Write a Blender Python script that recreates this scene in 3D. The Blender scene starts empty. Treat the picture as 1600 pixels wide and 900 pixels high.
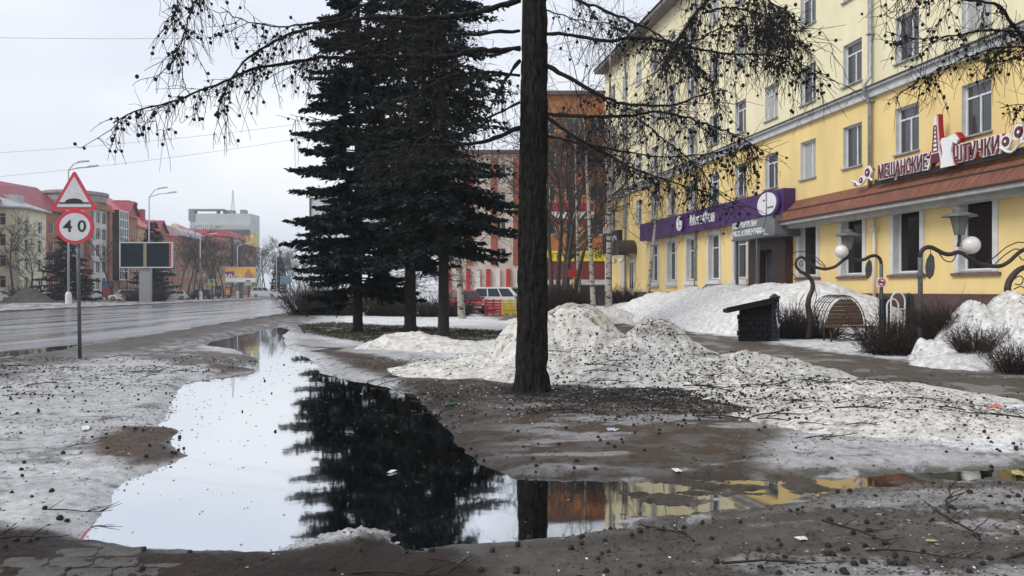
import bpy, math, random
import numpy as np
from mathutils import Vector, Matrix
random.seed(7); rng = np.random.default_rng(11)
S = bpy.context.scene; COL = S.collection
PI = math.pi
# ------------------------------------------------------------------ camera, sky, sun, exposure
CH, F, HZ = 1.5, 1250.0, 453.0            # eye height, focal length and horizon measured on the 1600 px photograph
cam = bpy.data.cameras.new('camera'); cam.lens = 36 * F / 1600; cam.sensor_width = 36
cam.shift_y = (HZ - 450) / 1600; cam.clip_end = 3000; cam.clip_start = 0.05
co = bpy.data.objects.new('camera', cam); COL.objects.link(co)
co.location = (0, 0, CH); co.rotation_euler = (PI / 2, 0, 0); S.camera = co
W = bpy.data.worlds.new('World'); S.world = W; W.use_nodes = True
wn = W.node_tree; wn.nodes.clear()
wo = wn.nodes.new('ShaderNodeOutputWorld'); bg = wn.nodes.new('ShaderNodeBackground'); bg.inputs['Strength'].default_value = 0.1
sky = wn.nodes.new('ShaderNodeTexSky'); sky.sky_type = 'NISHITA'; sky.sun_disc = False
SUN_EL, SUN_AZ = math.radians(42), math.radians(238)
sky.sun_elevation = SUN_EL; sky.sun_rotation = SUN_AZ; sky.air_density = 1.0; sky.dust_density = 3.0
mx = wn.nodes.new('ShaderNodeMix'); mx.data_type = 'RGBA'; mx.inputs[0].default_value = 0.93
tcw = wn.nodes.new('ShaderNodeTexCoord'); nzw = wn.nodes.new('ShaderNodeTexNoise')
mpw = wn.nodes.new('ShaderNodeMapping'); mpw.inputs['Scale'].default_value = (1.2, 1.2, 3.5)
nzw.inputs['Scale'].default_value = 1.6; nzw.inputs['Detail'].default_value = 4
rpw = wn.nodes.new('ShaderNodeValToRGB')                       # closed cloud deck, a little uneven
rpw.color_ramp.elements[0].position = 0.3; rpw.color_ramp.elements[0].color = (5.9, 6.45, 7.4, 1)
rpw.color_ramp.elements[1].position = 0.7; rpw.color_ramp.elements[1].color = (8.3, 8.5, 8.85, 1)
wn.links.new(tcw.outputs['Generated'], mpw.inputs[0]); wn.links.new(mpw.outputs[0], nzw.inputs['Vector'])
wn.links.new(nzw.outputs['Fac'], rpw.inputs[0]); wn.links.new(sky.outputs[0], mx.inputs[6]); wn.links.new(rpw.outputs[0], mx.inputs[7])
wn.links.new(mx.outputs[2], bg.inputs['Color']); wn.links.new(bg.outputs[0], wo.inputs['Surface'])
sd = bpy.data.lights.new('sun', 'SUN'); sd.energy = 1.5; sd.angle = math.radians(25); sd.color = (1, .97, .92)
so = bpy.data.objects.new('sun', sd); COL.objects.link(so)
_d = Vector((math.sin(SUN_AZ) * math.cos(SUN_EL), math.cos(SUN_AZ) * math.cos(SUN_EL), math.sin(SUN_EL)))
so.rotation_euler = (-_d).to_track_quat('-Z', 'Y').to_euler()
S.view_settings.view_transform = 'Standard'; S.view_settings.look = 'None'
S.view_settings.exposure = 0.42; S.view_settings.gamma = 1.0
S.cycles.use_denoising = True; S.cycles.max_bounces = 6; S.cycles.transparent_max_bounces = 4

# ------------------------------------------------------------------ measuring helpers
def G(px, py):                      # a spot on level ground seen at that place in the photograph
    Y = CH * F / (py - HZ); return ((px - 800) / F * Y, Y)
def I(px, py, Y):                   # a point at a known distance
    return ((px - 800) / F * Y, Y, CH + (HZ - py) / F * Y)
def hsh(ix, iy, s):
    h = (ix.astype(np.int64) * 374761393 + iy.astype(np.int64) * 668265263 + s * 1442695041) & 0xffffffff
    h = ((h ^ (h >> 13)) * 1274126177) & 0xffffffff
    return ((h ^ (h >> 16)) & 0xffff) / 65535.0
def vn(x, y, s=0):
    ix = np.floor(x); iy = np.floor(y); fx = x - ix; fy = y - iy
    fx = fx * fx * (3 - 2 * fx); fy = fy * fy * (3 - 2 * fy)
    a = hsh(ix, iy, s); b = hsh(ix + 1, iy, s); c = hsh(ix, iy + 1, s); d = hsh(ix + 1, iy + 1, s)
    return (a * (1 - fx) + b * fx) * (1 - fy) + (c * (1 - fx) + d * fx) * fy
def fbm(x, y, s=0, o=4):
    t = 0; a = .5; n = 0
    for i in range(o):
        t = t + a * vn(x * 2 ** i + i * 17.3, y * 2 ** i - i * 9.1, s + i); n += a; a *= .55
    return t / n
def ss(a, b, x):
    t = np.clip((x - a) / (b - a), 0, 1); return t * t * (3 - 2 * t)
def sdist(poly, x, y):              # signed distance, positive inside
    d = np.full(x.shape, 1e9); ins = np.zeros(x.shape, bool); n = len(poly)
    for i in range(n):
        ax, ay = poly[i]; bx_, by_ = poly[(i + 1) % n]
        ex, ey = bx_ - ax, by_ - ay
        t = np.clip(((x - ax) * ex + (y - ay) * ey) / (ex * ex + ey * ey + 1e-12), 0, 1)
        d = np.minimum(d, (x - ax - t * ex) ** 2 + (y - ay - t * ey) ** 2)
        c = ((ay > y) != (by_ > y)) & (x < ex * (y - ay) / (ey if ey else 1e-9) + ax); ins ^= c
    d = np.sqrt(d); return np.where(ins, d, -d)
def ldist(pts, x, y):
    d = np.full(x.shape, 1e9)
    for (ax, ay), (bx_, by_) in zip(pts[:-1], pts[1:]):
        ex, ey = bx_ - ax, by_ - ay
        t = np.clip(((x - ax) * ex + (y - ay) * ey) / (ex * ex + ey * ey), 0, 1)
        d = np.minimum(d, np.hypot(x - ax - t * ex, y - ay - t * ey))
    return d
# ------------------------------------------------------------------ materials
MATS = {}
def mat(name, col, rough=.8, var=.25, scale=6., bump=.0, bscale=None, metal=0., spec=.5, col2=None, stretch=(1, 1, 1), emit=None):
    if name in MATS: return MATS[name]
    m = bpy.data.materials.new(name); m.use_nodes = True; nt = m.node_tree; b = nt.nodes['Principled BSDF']
    b.inputs['Roughness'].default_value = rough; b.inputs['Metallic'].default_value = metal
    b.inputs['Specular IOR Level'].default_value = spec
    tc = nt.nodes.new('ShaderNodeTexCoord'); mp = nt.nodes.new('ShaderNodeMapping'); mp.inputs['Scale'].default_value = stretch
    nz = nt.nodes.new('ShaderNodeTexNoise'); nz.inputs['Scale'].default_value = scale; nz.inputs['Detail'].default_value = 5
    nt.links.new(tc.outputs['Object'], mp.inputs[0]); nt.links.new(mp.outputs[0], nz.inputs['Vector'])
    r = nt.nodes.new('ShaderNodeValToRGB'); c1 = [max(0, c * (1 - var)) for c in col]; c2 = col2 or [min(1, c * (1 + var * .6)) for c in col]
    r.color_ramp.elements[0].position = .32; r.color_ramp.elements[1].position = .68
    r.color_ramp.elements[0].color = (*c1, 1); r.color_ramp.elements[1].color = (*c2, 1)
    nt.links.new(nz.outputs['Fac'], r.inputs[0]); nt.links.new(r.outputs[0], b.inputs['Base Color'])
    if bump:
        n2 = nt.nodes.new('ShaderNodeTexNoise'); n2.inputs['Scale'].default_value = bscale or scale * 4; n2.inputs['Detail'].default_value = 4
        nt.links.new(mp.outputs[0], n2.inputs['Vector']); bp = nt.nodes.new('ShaderNodeBump'); bp.inputs['Strength'].default_value = bump
        bp.inputs['Distance'].default_value = .03
        nt.links.new(n2.outputs['Fac'], bp.inputs['Height']); nt.links.new(bp.outputs[0], b.inputs['Normal'])
    if emit: b.inputs['Emission Color'].default_value = (*emit[0], 1); b.inputs['Emission Strength'].default_value = emit[1]
    MATS[name] = m; return m
def alb_mat(name, sc=9., speck=.5, bump=.5):   # ground cover: albedo and roughness per vertex, grain on top
    m = bpy.data.materials.new(name); m.use_nodes = True; nt = m.node_tree; b = nt.nodes['Principled BSDF']; L = nt.links.new; N = nt.nodes.new; b.inputs['Specular IOR Level'].default_value = .2
    at = N('ShaderNodeAttribute'); at.attribute_name = 'alb'; ar = N('ShaderNodeAttribute'); ar.attribute_name = 'rgh'
    tc = N('ShaderNodeTexCoord'); n1 = N('ShaderNodeTexNoise'); n1.inputs['Scale'].default_value = sc; n1.inputs['Detail'].default_value = 8; n1.inputs['Roughness'].default_value = .7
    n2 = N('ShaderNodeTexNoise'); n2.inputs['Scale'].default_value = sc * 5; n2.inputs['Detail'].default_value = 4; n2.inputs['Roughness'].default_value = .7
    L(tc.outputs['Object'], n1.inputs['Vector']); L(tc.outputs['Object'], n2.inputs['Vector'])
    r1 = N('ShaderNodeMapRange'); r1.inputs[1].default_value = .3; r1.inputs[2].default_value = .7; r1.inputs[3].default_value = .58; r1.inputs[4].default_value = 1.28
    r2 = N('ShaderNodeMapRange'); r2.inputs[1].default_value = .34; r2.inputs[2].default_value = .46; r2.inputs[3].default_value = 1 - speck; r2.inputs[4].default_value = 1.
    L(n1.outputs['Fac'], r1.inputs[0]); L(n2.outputs['Fac'], r2.inputs[0])
    mu = N('ShaderNodeMath'); mu.operation = 'MULTIPLY'; L(r1.outputs[0], mu.inputs[0]); L(r2.outputs[0], mu.inputs[1])
    vm = N('ShaderNodeVectorMath'); vm.operation = 'SCALE'; L(at.outputs['Color'], vm.inputs[0]); L(mu.outputs[0], vm.inputs['Scale']); L(vm.outputs[0], b.inputs['Base Color'])
    rr = N('ShaderNodeMath'); rr.operation = 'MULTIPLY'; L(ar.outputs['Fac'], rr.inputs[0]); L(r1.outputs[0], rr.inputs[1]); L(rr.outputs[0], b.inputs['Roughness'])
    ad = N('ShaderNodeMath'); ad.operation = 'ADD'; L(n1.outputs['Fac'], ad.inputs[0]); L(n2.outputs['Fac'], ad.inputs[1])
    bp = N('ShaderNodeBump'); bp.inputs['Strength'].default_value = bump; bp.inputs['Distance'].default_value = .03; L(ad.outputs[0], bp.inputs['Height']); L(bp.outputs[0], b.inputs['Normal'])
    return m
# ------------------------------------------------------------------ mesh helpers
class MB:
    def __init__(s): s.v = []; s.f = []
    def add(s, v, f):
        o = len(s.v); s.v += [tuple(p) for p in v]; s.f += [tuple(i + o for i in q) for q in f]; return s
    def box(s, x0, x1, y0, y1, z0, z1):
        return s.add([(x0, y0, z0), (x1, y0, z0), (x1, y1, z0), (x0, y1, z0), (x0, y0, z1), (x1, y0, z1), (x1, y1, z1), (x0, y1, z1)],
                     [(0, 3, 2, 1), (4, 5, 6, 7), (0, 1, 5, 4), (1, 2, 6, 5), (2, 3, 7, 6), (3, 0, 4, 7)])
    def hexa(s, b, t):
        return s.add(list(b) + list(t), [(0, 3, 2, 1), (4, 5, 6, 7), (0, 1, 5, 4), (1, 2, 6, 5), (2, 3, 7, 6), (3, 0, 4, 7)])
    def prism(s, poly, y0, y1):         # outline in x,z given thickness along y
        n = len(poly); v = [(x, y0, z) for x, z in poly] + [(x, y1, z) for x, z in poly]
        return s.add(v, [tuple(range(n)), tuple(range(2 * n - 1, n - 1, -1))] + [(i, i + n, (i + 1) % n + n, (i + 1) % n) for i in range(n)])
    def tube(s, pts, r, n=8, cap=True):
        pts = [Vector(p) for p in pts]; k = len(pts); rs = r if isinstance(r, (list, tuple)) else [r] * k
        o = len(s.v); up = Vector((.13, .07, 1))
        for i, p in enumerate(pts):
            t = (pts[min(i + 1, k - 1)] - pts[max(i - 1, 0)]).normalized()
            a = t.cross(up if abs(t.z) < .95 else Vector((1, 0, 0))).normalized()
            if i and a.dot(pa) < 0: a = -a
            pa = a; b = t.cross(a)
            for j in range(n):
                q = p + (a * math.cos(2 * PI * j / n) + b * math.sin(2 * PI * j / n)) * rs[i]; s.v.append(tuple(q))
        for i in range(k - 1):
            for j in range(n): s.f.append((o + i * n + j, o + i * n + (j + 1) % n, o + (i + 1) * n + (j + 1) % n, o + (i + 1) * n + j))
        if cap: s.f.append(tuple(o + j for j in range(n - 1, -1, -1))); s.f.append(tuple(o + (k - 1) * n + j for j in range(n)))
        return s
    def lathe(s, prof, c=(0, 0, 0), n=16):
        o = len(s.v)
        for r, z in prof:
            for j in range(n): s.v.append((c[0] + r * math.cos(2 * PI * j / n), c[1] + r * math.sin(2 * PI * j / n), c[2] + z))
        for i in range(len(prof) - 1):
            for j in range(n): s.f.append((o + i * n + j, o + i * n + (j + 1) % n, o + (i + 1) * n + (j + 1) % n, o + (i + 1) * n + j))
        s.f.append(tuple(o + j for j in range(n - 1, -1, -1))); s.f.append(tuple(o + (len(prof) - 1) * n + j for j in range(n)))
        return s
    def mesh(s, name, smooth=False):
        m = bpy.data.meshes.new(name); m.from_pydata(s.v, [], s.f); m.update()
        if smooth: m.polygons.foreach_set('use_smooth', [True] * len(m.polygons))
        return m
def link(name, me, m=None, parent=None):
    o = bpy.data.objects.new(name, me); COL.objects.link(o)
    if parent: o.parent = parent
    if m and not me.materials: me.materials.append(m)
    return o
def part(name, mb, m, parent=None, smooth=False): return link(name, mb.mesh(name, smooth), m, parent)
def tag(o, label, cat, group=None, kind=None):
    o['label'] = label
    if cat: o['category'] = cat
    if group: o['group'] = group
    if kind: o['kind'] = kind
    return o
def thing(name, label, cat, loc=(0, 0, 0), rz=0, group=None):
    o = bpy.data.objects.new(name, None); COL.objects.link(o); o.location = loc; o.rotation_euler = (0, 0, rz); o.empty_display_size = .2
    return tag(o, label, cat, group)
def copy_tree(o, parent=None):
    c = o.copy(); COL.objects.link(c); c.parent = parent
    for ch in o.children: copy_tree(ch, c)
    return c
def npmesh(name, v, f, smooth=False, attrs=None):
    v = np.asarray(v, np.float32).reshape(-1, 3); f = np.asarray(f, np.int32); k = f.shape[1]
    m = bpy.data.meshes.new(name); m.vertices.add(len(v)); m.vertices.foreach_set('co', v.ravel())
    m.loops.add(f.size); m.loops.foreach_set('vertex_index', f.ravel())
    m.polygons.add(len(f)); m.polygons.foreach_set('loop_start', np.arange(0, f.size, k, dtype=np.int32))
    m.polygons.foreach_set('loop_total', np.full(len(f), k, np.int32))
    if smooth: m.polygons.foreach_set('use_smooth', np.ones(len(f), bool))
    for n, (t, a) in (attrs or {}).items():
        at = m.attributes.new(n, t, 'POINT'); at.data.foreach_set('color' if t == 'FLOAT_COLOR' else 'value', np.asarray(a, np.float32).ravel())
    m.update(calc_edges=True); m.validate(); return m
def tubes(P, R, n=3):               # many thin limbs at once: P[N,K,3], R[N,K]
    P = np.asarray(P, float); N, K, _ = P.shape; T = np.gradient(P, axis=1); T /= np.linalg.norm(T, axis=2, keepdims=True) + 1e-9
    up = np.where(np.abs(T[..., 2:3]) < .9, np.array([0, 0, 1.]), np.array([1., 0, 0]))
    A = np.cross(T, up); A /= np.linalg.norm(A, axis=2, keepdims=True) + 1e-9; B = np.cross(T, A)
    a = 2 * PI * np.arange(n) / n
    V = P[:, :, None] + (A[:, :, None] * np.cos(a)[None, None, :, None] + B[:, :, None] * np.sin(a)[None, None, :, None]) * np.asarray(R)[:, :, None, None]
    base = (np.arange(N) * K * n)[:, None, None] + (np.arange(K - 1) * n)[None, :, None]; j = np.arange(n)[None, None, :]; j2 = (j + 1) % n
    Fq = np.stack([base + j, base + j2, base + n + j2, base + n + j], -1).reshape(-1, 4)
    return V.reshape(-1, 3), Fq
def joinvf(lst):
    o = 0; vs = []; fs = []
    for v, f in lst: vs.append(v); fs.append(f + o); o += len(v)
    return np.concatenate(vs), np.concatenate(fs)
CT = []                              # template of a small cone (egg of scales)
for z, r in ((-.5, .12), (-.25, .42), (.1, .46), (.4, .25)):
    for j in range(6): CT.append((r * math.cos(j * PI / 3 + z * 2), r * math.sin(j * PI / 3 + z * 2), z))
CT = np.array(CT); CF = [(i * 6 + j, i * 6 + (j + 1) % 6, i * 6 + 6 + (j + 1) % 6, i * 6 + 6 + j) for i in range(3) for j in range(6)] + [(5, 4, 1, 0), (4, 3, 2, 1), (18, 19, 22, 23), (19, 20, 21, 22)]
CF = np.array(CF)
def cones(P, s):
    N = len(P); V = CT[None] * np.asarray(s)[:, None, None]; th = rng.uniform(0, 2 * PI, N); ti = rng.uniform(-.6, .6, N)
    x = V[..., 0] * np.cos(th)[:, None] - V[..., 1] * np.sin(th)[:, None]; y = V[..., 0] * np.sin(th)[:, None] + V[..., 1] * np.cos(th)[:, None]
    z = V[..., 2] * np.cos(ti)[:, None] - y * np.sin(ti)[:, None]; y = y * np.cos(ti)[:, None] + V[..., 2] * np.sin(ti)[:, None]
    V = np.stack([x, y, z], -1) + np.asarray(P)[:, None]
    return V.reshape(-1, 3), (CF[None] + (np.arange(N) * len(CT))[:, None, None]).reshape(-1, 4)
def text(name, body, size, m, parent, loc, rot=(PI / 2, 0, 0), ext=.004, off=0., sx=1., align='CENTER', fit=None):
    c = bpy.data.curves.new(name, 'FONT'); c.body = body; c.size = size; c.extrude = ext; c.offset = off; c.align_x = align; c.align_y = 'CENTER'; c.resolution_u = 3
    c.materials.append(m); t_ = bpy.data.objects.new('t', c); COL.objects.link(t_); dg = bpy.context.evaluated_depsgraph_get(); me = bpy.data.meshes.new_from_object(t_.evaluated_get(dg)); bpy.data.objects.remove(t_); o = bpy.data.objects.new(name, me); COL.objects.link(o); o.parent = parent; o.location = loc; o.rotation_euler = rot
    if fit: xs_ = [v.co.x for v in me.vertices]; sx = fit / (max(xs_) - min(xs_))
    o.scale = (sx, 1, 1); return o
# ================================================================== THE SETTING: ground, road, puddle, path
def GP(l): return [G(*p) for p in l]
PUD = GP([(140, 833), (235, 846), (330, 853), (430, 853), (490, 832), (560, 815), (620, 828), (640, 850), (690, 842), (760, 836), (850, 832), (1000, 818), (1170, 800), (1290, 772), (1420, 752), (1640, 745),
          (1640, 722), (1480, 729), (1350, 736), (1200, 739), (1100, 740), (960, 741), (880, 744), (800, 744), (745, 722), (705, 684), (680, 648), (648, 614), (600, 602), (545, 592), (500, 580), (484, 562), (466, 549), (448, 540), (444, 525), (452, 513),
          (436, 508), (400, 515), (330, 530), (315, 540), (372, 548), (402, 560), (396, 578), (335, 585), (288, 590), (275, 622), (262, 650), (250, 662), (283, 667), (276, 690), (301, 706), (270, 722), (205, 745), (180, 772), (150, 815)])
ISL = GP([(315, 580), (345, 573), (400, 574), (396, 579), (330, 587)])
MUDB = GP([(-900, 838), (0, 836), (140, 838), (235, 852), (330, 860), (440, 860), (520, 850), (600, 835), (700, 850), (760, 900), (760, 1100), (-900, 1100)])
MUDI = GP([(138, 692), (180, 672), (285, 664), (278, 690), (303, 706), (272, 722), (205, 738), (150, 716)])
MUDR = GP([(470, 540), (560, 552), (640, 570), (720, 592), (800, 604), (860, 592), (960, 592), (1100, 612), (1230, 640), (1260, 672), (1200, 700), (1185, 762), (1000, 790), (800, 800), (680, 700), (640, 610), (560, 580)])
MUDF = GP([(680, 835), (860, 828), (1010, 815), (1190, 798), (1300, 770), (1450, 750), (1700, 745), (1800, 1000), (650, 1100)])
MUDL = GP([(180, 535), (330, 505), (460, 488), (500, 490), (470, 520), (440, 512), (330, 530), (300, 552), (400, 560), (390, 575), (270, 575), (200, 560)])
GRS = GP([(470, 512), (520, 506), (640, 512), (800, 520), (800, 530), (730, 536), (650, 534), (600, 540), (540, 532), (480, 524)])
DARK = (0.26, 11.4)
PATH = [(10.5, 9.5), (7.4, 12.4), (5.6, 17.5), (4.9, 24), (3.2, 31), (1.0, 42), (-.5, 52), (-2, 66)]
def road_near(Y): return -8.9 - .105 * Y
def road_far(Y): return -31.5 - .07 * Y
WL = -.03
def ground(x, y):
    """height, albedo, roughness of the thawing ground"""
    sc = np.clip(y / 12, .45, 3)
    wx = x + (fbm(x * 1.3, y * 1.3, 3) - .5) * .55 * sc; wy = y + (fbm(x * 1.3, y * 1.3, 5) - .5) * .7 * sc
    wx2 = wx + (fbm(x * 6, y * 6, 7) - .5) * .22; wy2 = wy + (fbm(x * 6, y * 6, 8) - .5) * .22
    near = y < 60
    def sdn(p, X=wx2, Y_=wy2):
        r = np.full(x.shape, -50.)
        r[near] = sdist(p, X[near], Y_[near]); return r
    pud = sdn(PUD, x + (wx2 - x) * .35, y + (wy2 - y) * .35) - .0
    isl = sdn(ISL)
    h = .015 + .06 * (fbm(x * .5, y * .5, 21) - .4) + .035 * (fbm(x * 3, y * 3, 22) - .5) + .012 * (fbm(x * 14, y * 14, 23) - .5)
    bank = ss(0, 3, -8.2 - x * 1 - .05 * y + 4.5) * ss(4, 14, y) * (1 - ss(30, 45, y))
    h = h + .035 * bank + .02
    k = ss(-.35, .30, pud) * (1 - ss(-.3, .3, isl))
    shelf = ss(-.1, 1.3, x) * (y < 9)                                   # the right arm is a thin film over slush
    h = h * (1 - k) + k * (-.10 + .066 * shelf + (.05 + .09 * shelf) * (fbm(x * 2.6, y * 5.5, 31) - .5) + .03 * shelf * (fbm(x * 22, y * 22, 33) - .5))
    h = h - .035 * k * ss(2.2, 3.2, x) * (y < 9)
    slush = np.exp(-((x + 1.05) / .75) ** 2 - ((y - 5.0) / .3) ** 2)
    h = h + slush * (-.005 + .085 * (fbm(x * 22, y * 22, 32, 3) - .45))
    # colours
    n1 = fbm(x * .9, y * .9, 41); n2 = fbm(x * 4, y * 4, 42); n3 = fbm(x * 16, y * 16, 43, 3)
    ice = np.stack([.35 + .17 * n2, .35 + .17 * n2, .36 + .17 * n2], -1) * (.78 + .5 * n1)[..., None]
    alb = ice; rgh = .42 + .25 * n2
    streak = ss(.56, .70, fbm(x * 2.2, y * 5, 44) * .7 + n3 * .3)
    alb = alb * (1 - .55 * streak[..., None])
    def lay(mask, c, r):
        nonlocal alb, rgh
        m = np.clip(mask, 0, 1)[..., None]; alb = alb * (1 - m) + np.asarray(c) * m; rgh = rgh * (1 - m[..., 0]) + r * m[..., 0]
    v = lambda c, a=.35: np.asarray(c) * (1 - a + 2 * a * n2)[..., None]
    snow = v((.74, .75, .77), .08)
    pd = np.full(x.shape, 50.); pd[near | (y < 90)] = ldist(PATH, wx[near | (y < 90)], wy[near | (y < 90)])
    # right of the puddle arm and behind: snow
    right = ss(-.3, .8, wx - np.interp(y, [0, 6.8, 7.3, 9, 11, 12.5, 15, 19, 24, 40, 60, 100], [20, 6, 3.9, 3.6, 3.0, .6, -.5, -2.6, -6.5, -9, -12, -16]))
    lay(right * (.35 + .65 * ss(.28, .5, n1 * .5 + n2 * .5)), snow, .6)
    dirt = ss(.52, .66, fbm(x * 3, y * 3, 47) * .5 + n3 * .5) * (1 - ss(12, 30, y))
    lay(right * dirt * .75, v((.05, .038, .03)), .7)
    lay(ss(-.2, .25, sdn(MUDR)) * (.86 + .14 * ss(.35, .55, n2)), v((.060, .043, .031)), .62)
    icep = ss(.53, .62, fbm(x * 1.1, y * 4.2, 49)) * ss(-.2, .3, sdn(MUDR)) * ss(-.6, .6, x)
    lay(icep * .55, v((.42, .42, .44), .2), .4)
    lay(ss(-.2, .3, sdn(MUDF)) * .9, v((.040, .029, .021)), .5)
    iceq = ss(.49, .60, fbm(x * .8, y * 3.2, 50) * .75 + .25 * n3 + .03 * np.clip(x, 0, 4) / 4) * ss(-.2, .3, sdn(MUDF)) * ss(.4, 1.6, x)
    lay(iceq * .6, v((.36, .36, .37), .25), .4)
    lay(ss(-.25, .25, sdn(MUDL)) * ss(.36, .5, n1 * .4 + n2 * .6) * .9, v((.062, .045, .034)), .6)
    lay(ss(-.12, .15, sdn(MUDI)), v((.088, .058, .042), .25), .8)
    lay(ss(-.15, .15, isl), v((.10, .068, .046), .25), .8)
    lay(ss(-.12, .18, sdn(MUDB)), v((.026, .017, .012), .5), .8)
    lay(ss(-.5, .6, sdn(GRS)) * (.4 + .6 * ss(.35, .5, n2)), v((.035, .036, .018), .5), .9)
    dd = np.hypot((wx - 1.7) / 2.6, (wy - 11.0) / 1.25)
    lay((1 - ss(.35, 1.05, dd)) * .92 * ss(.28, .42, n2), v((.014, .011, .009), .5), .8)
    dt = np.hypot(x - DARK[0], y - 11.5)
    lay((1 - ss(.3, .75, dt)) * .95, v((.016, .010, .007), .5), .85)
    lay(ss(-.25, .1, pud) * shelf * .9 * ss(.30, .46, n2), v((.052, .038, .026), .4), .5)
    # trodden path
    pm = 1 - ss(1.75, 2.35, pd + (n2 - .5) * .8)
    lay(pm * .97, v((.085, .068, .056), .28), .55)
    lay(pm * ss(.57, .66, fbm(x * 2, y * 2, 52)) * .4, v((.42, .41, .40), .1), .5)
    # earth along the road and far away
    re = road_near(y); dre = x - re
    lay((1 - ss(.5, 2.9, dre + (n1 - .5) * 3.2)) * .9 * (dre > -1), v((.055, .040, .031)), .62)
    lay((1 - ss(0, 12, x - road_far(y) + 9)) , v((.15, .12, .095)) * (.8 + .5 * n1)[..., None], .8)
    lay((1 - ss(0, 12, x - road_far(y) + 9)) * ss(.5, .58, n1), v((.40, .40, .41), .1), .7)
    wet = ss(-.7, -.05, pud)
    alb = alb * (1 - .35 * wet * (alb.mean(-1) < .25))[..., None]; rgh = rgh * (1 - .35 * wet)
    # roadbed sits lower
    onroad = ss(-.15, .0, np.minimum(re - x, x - road_far(y)))
    h = h * (1 - onroad) - .35 * onroad
    far = ss(60, 90, y); h = h * (1 - far * (onroad < .5)) 
    return h, np.clip(alb, .01, .85), np.clip(rgh, .12, 1)
def patch(name, X, Y, hz, alb, rgh, m):
    ny, nx = X.shape; idx = np.arange(ny * nx).reshape(ny, nx)
    f = np.stack([idx[:-1, :-1], idx[:-1, 1:], idx[1:, 1:], idx[1:, :-1]], -1).reshape(-1, 4)
    a4 = np.concatenate([alb.reshape(-1, 3), np.ones((alb.size // 3, 1))], 1)
    me = npmesh(name, np.stack([X, Y, hz], -1), f, True, {'alb': ('FLOAT_COLOR', a4), 'rgh': ('FLOAT', rgh)})
    return link(name, me, m)
GM = alb_mat('thawing_ground', 10, .45, .5)
rows = np.concatenate([np.geomspace(2.6, 60, 520), np.geomspace(62, 1500, 60)]); us = np.linspace(-.95, .95, 700)
GY, GU = np.meshgrid(rows, us, indexing='ij'); GX = GU * (GY + 1.5)
gh, ga, gr = ground(GX, GY)
go = patch('ground', GX, GY, gh, ga, gr, GM); go['kind'] = 'structure'
def gz(x, y): return float(ground(np.array([float(x)]), np.array([float(y)]))[0][0])
# terrain all round, below the detailed sheet
part('terrain', MB().add([(-3000, -300, -.6), (3000, -300, -.6), (3000, 3000, -.6), (-3000, 3000, -.6)], [(0, 1, 2, 3)]), mat('earth', (.14, .12, .10), .9, .3, .05))['kind'] = 'structure'
# road: wet asphalt strip with cross-fall, kerbs both sides
def asphalt():
    m = mat('wet_asphalt', (.17, .176, .188), .3, .3, .8, .07, 90); nt = m.node_tree; b = nt.nodes['Principled BSDF']
    tc = nt.nodes.new('ShaderNodeTexCoord'); mp = nt.nodes.new('ShaderNodeMapping'); mp.inputs['Scale'].default_value = (1.2, .06, 1); mp.inputs['Rotation'].default_value = (0, 0, -.1)
    nz = nt.nodes.new('ShaderNodeTexNoise'); nz.inputs['Scale'].default_value = 1.; nz.inputs['Detail'].default_value = 5
    r = nt.nodes.new('ShaderNodeMapRange'); r.inputs[1].default_value = .35; r.inputs[2].default_value = .65; r.inputs[3].default_value = .08; r.inputs[4].default_value = .30
    nt.links.new(tc.outputs['Object'], mp.inputs[0]); nt.links.new(mp.outputs[0], nz.inputs['Vector']); nt.links.new(nz.outputs['Fac'], r.inputs[0]); nt.links.new(r.outputs[0], b.inputs['Roughness'])
    return m
ys = np.geomspace(3, 700, 120); mb = MB(); K = 9
for i, Y in enumerate(ys):
    a, b = road_far(Y), road_near(Y)
    for j in range(K):
        t = j / (K - 1); mb.v.append((a + (b - a) * t, Y, -.04 + .10 * (1 - (2 * t - 1) ** 2)))
for i in range(len(ys) - 1):
    for j in range(K - 1): q = i * K + j; mb.f.append((q, q + 1, q + K + 1, q + K))
part('road', mb, asphalt(), None, True)['kind'] = 'structure'
def kerb(fn, side):
    r = []
    for Y in np.arange(6, 260, 1.0):
        if side > 0 and 17.2 < Y < 19.5: continue
        w = .16 * side; x0, x1 = fn(Y), fn(Y + .985); z = .075 + .02 * math.sin(Y * 1.7)
        r.append(((x0, Y), (x1, Y + .985), w, z))
    return r
km = mat('kerb_stone', (.16, .15, .145), .6, .4, 3, .4)
kb = thing('kerb', 'dirty concrete kerb along the near edge of the road', None); kb['kind'] = 'structure'
kf = thing('kerb', 'dirty concrete kerb along the far edge of the road', None); kf['kind'] = 'structure'
for root, fn, sgn in ((kb, road_near, 1), (kf, road_far, -1)):
    rest = MB()
    for n_, (a, b, w, z) in enumerate(kerb(fn, sgn)):
        t = MB(); P = [(a[0], a[1], -.3), (a[0] + w, a[1], -.3), (b[0] + w, b[1], -.3), (b[0], b[1], -.3)]
        if sgn < 0: P = [P[1], P[0], P[3], P[2]]
        T = [(p[0], p[1], z) for p in P]
        if sgn > 0 and n_ < 40: t.hexa(P, T); part('kerbstone', t, km, root)
        else: rest.hexa(P, T)
    part('kerbstone_row', rest, km, root)['kind'] = 'stuff'
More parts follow.
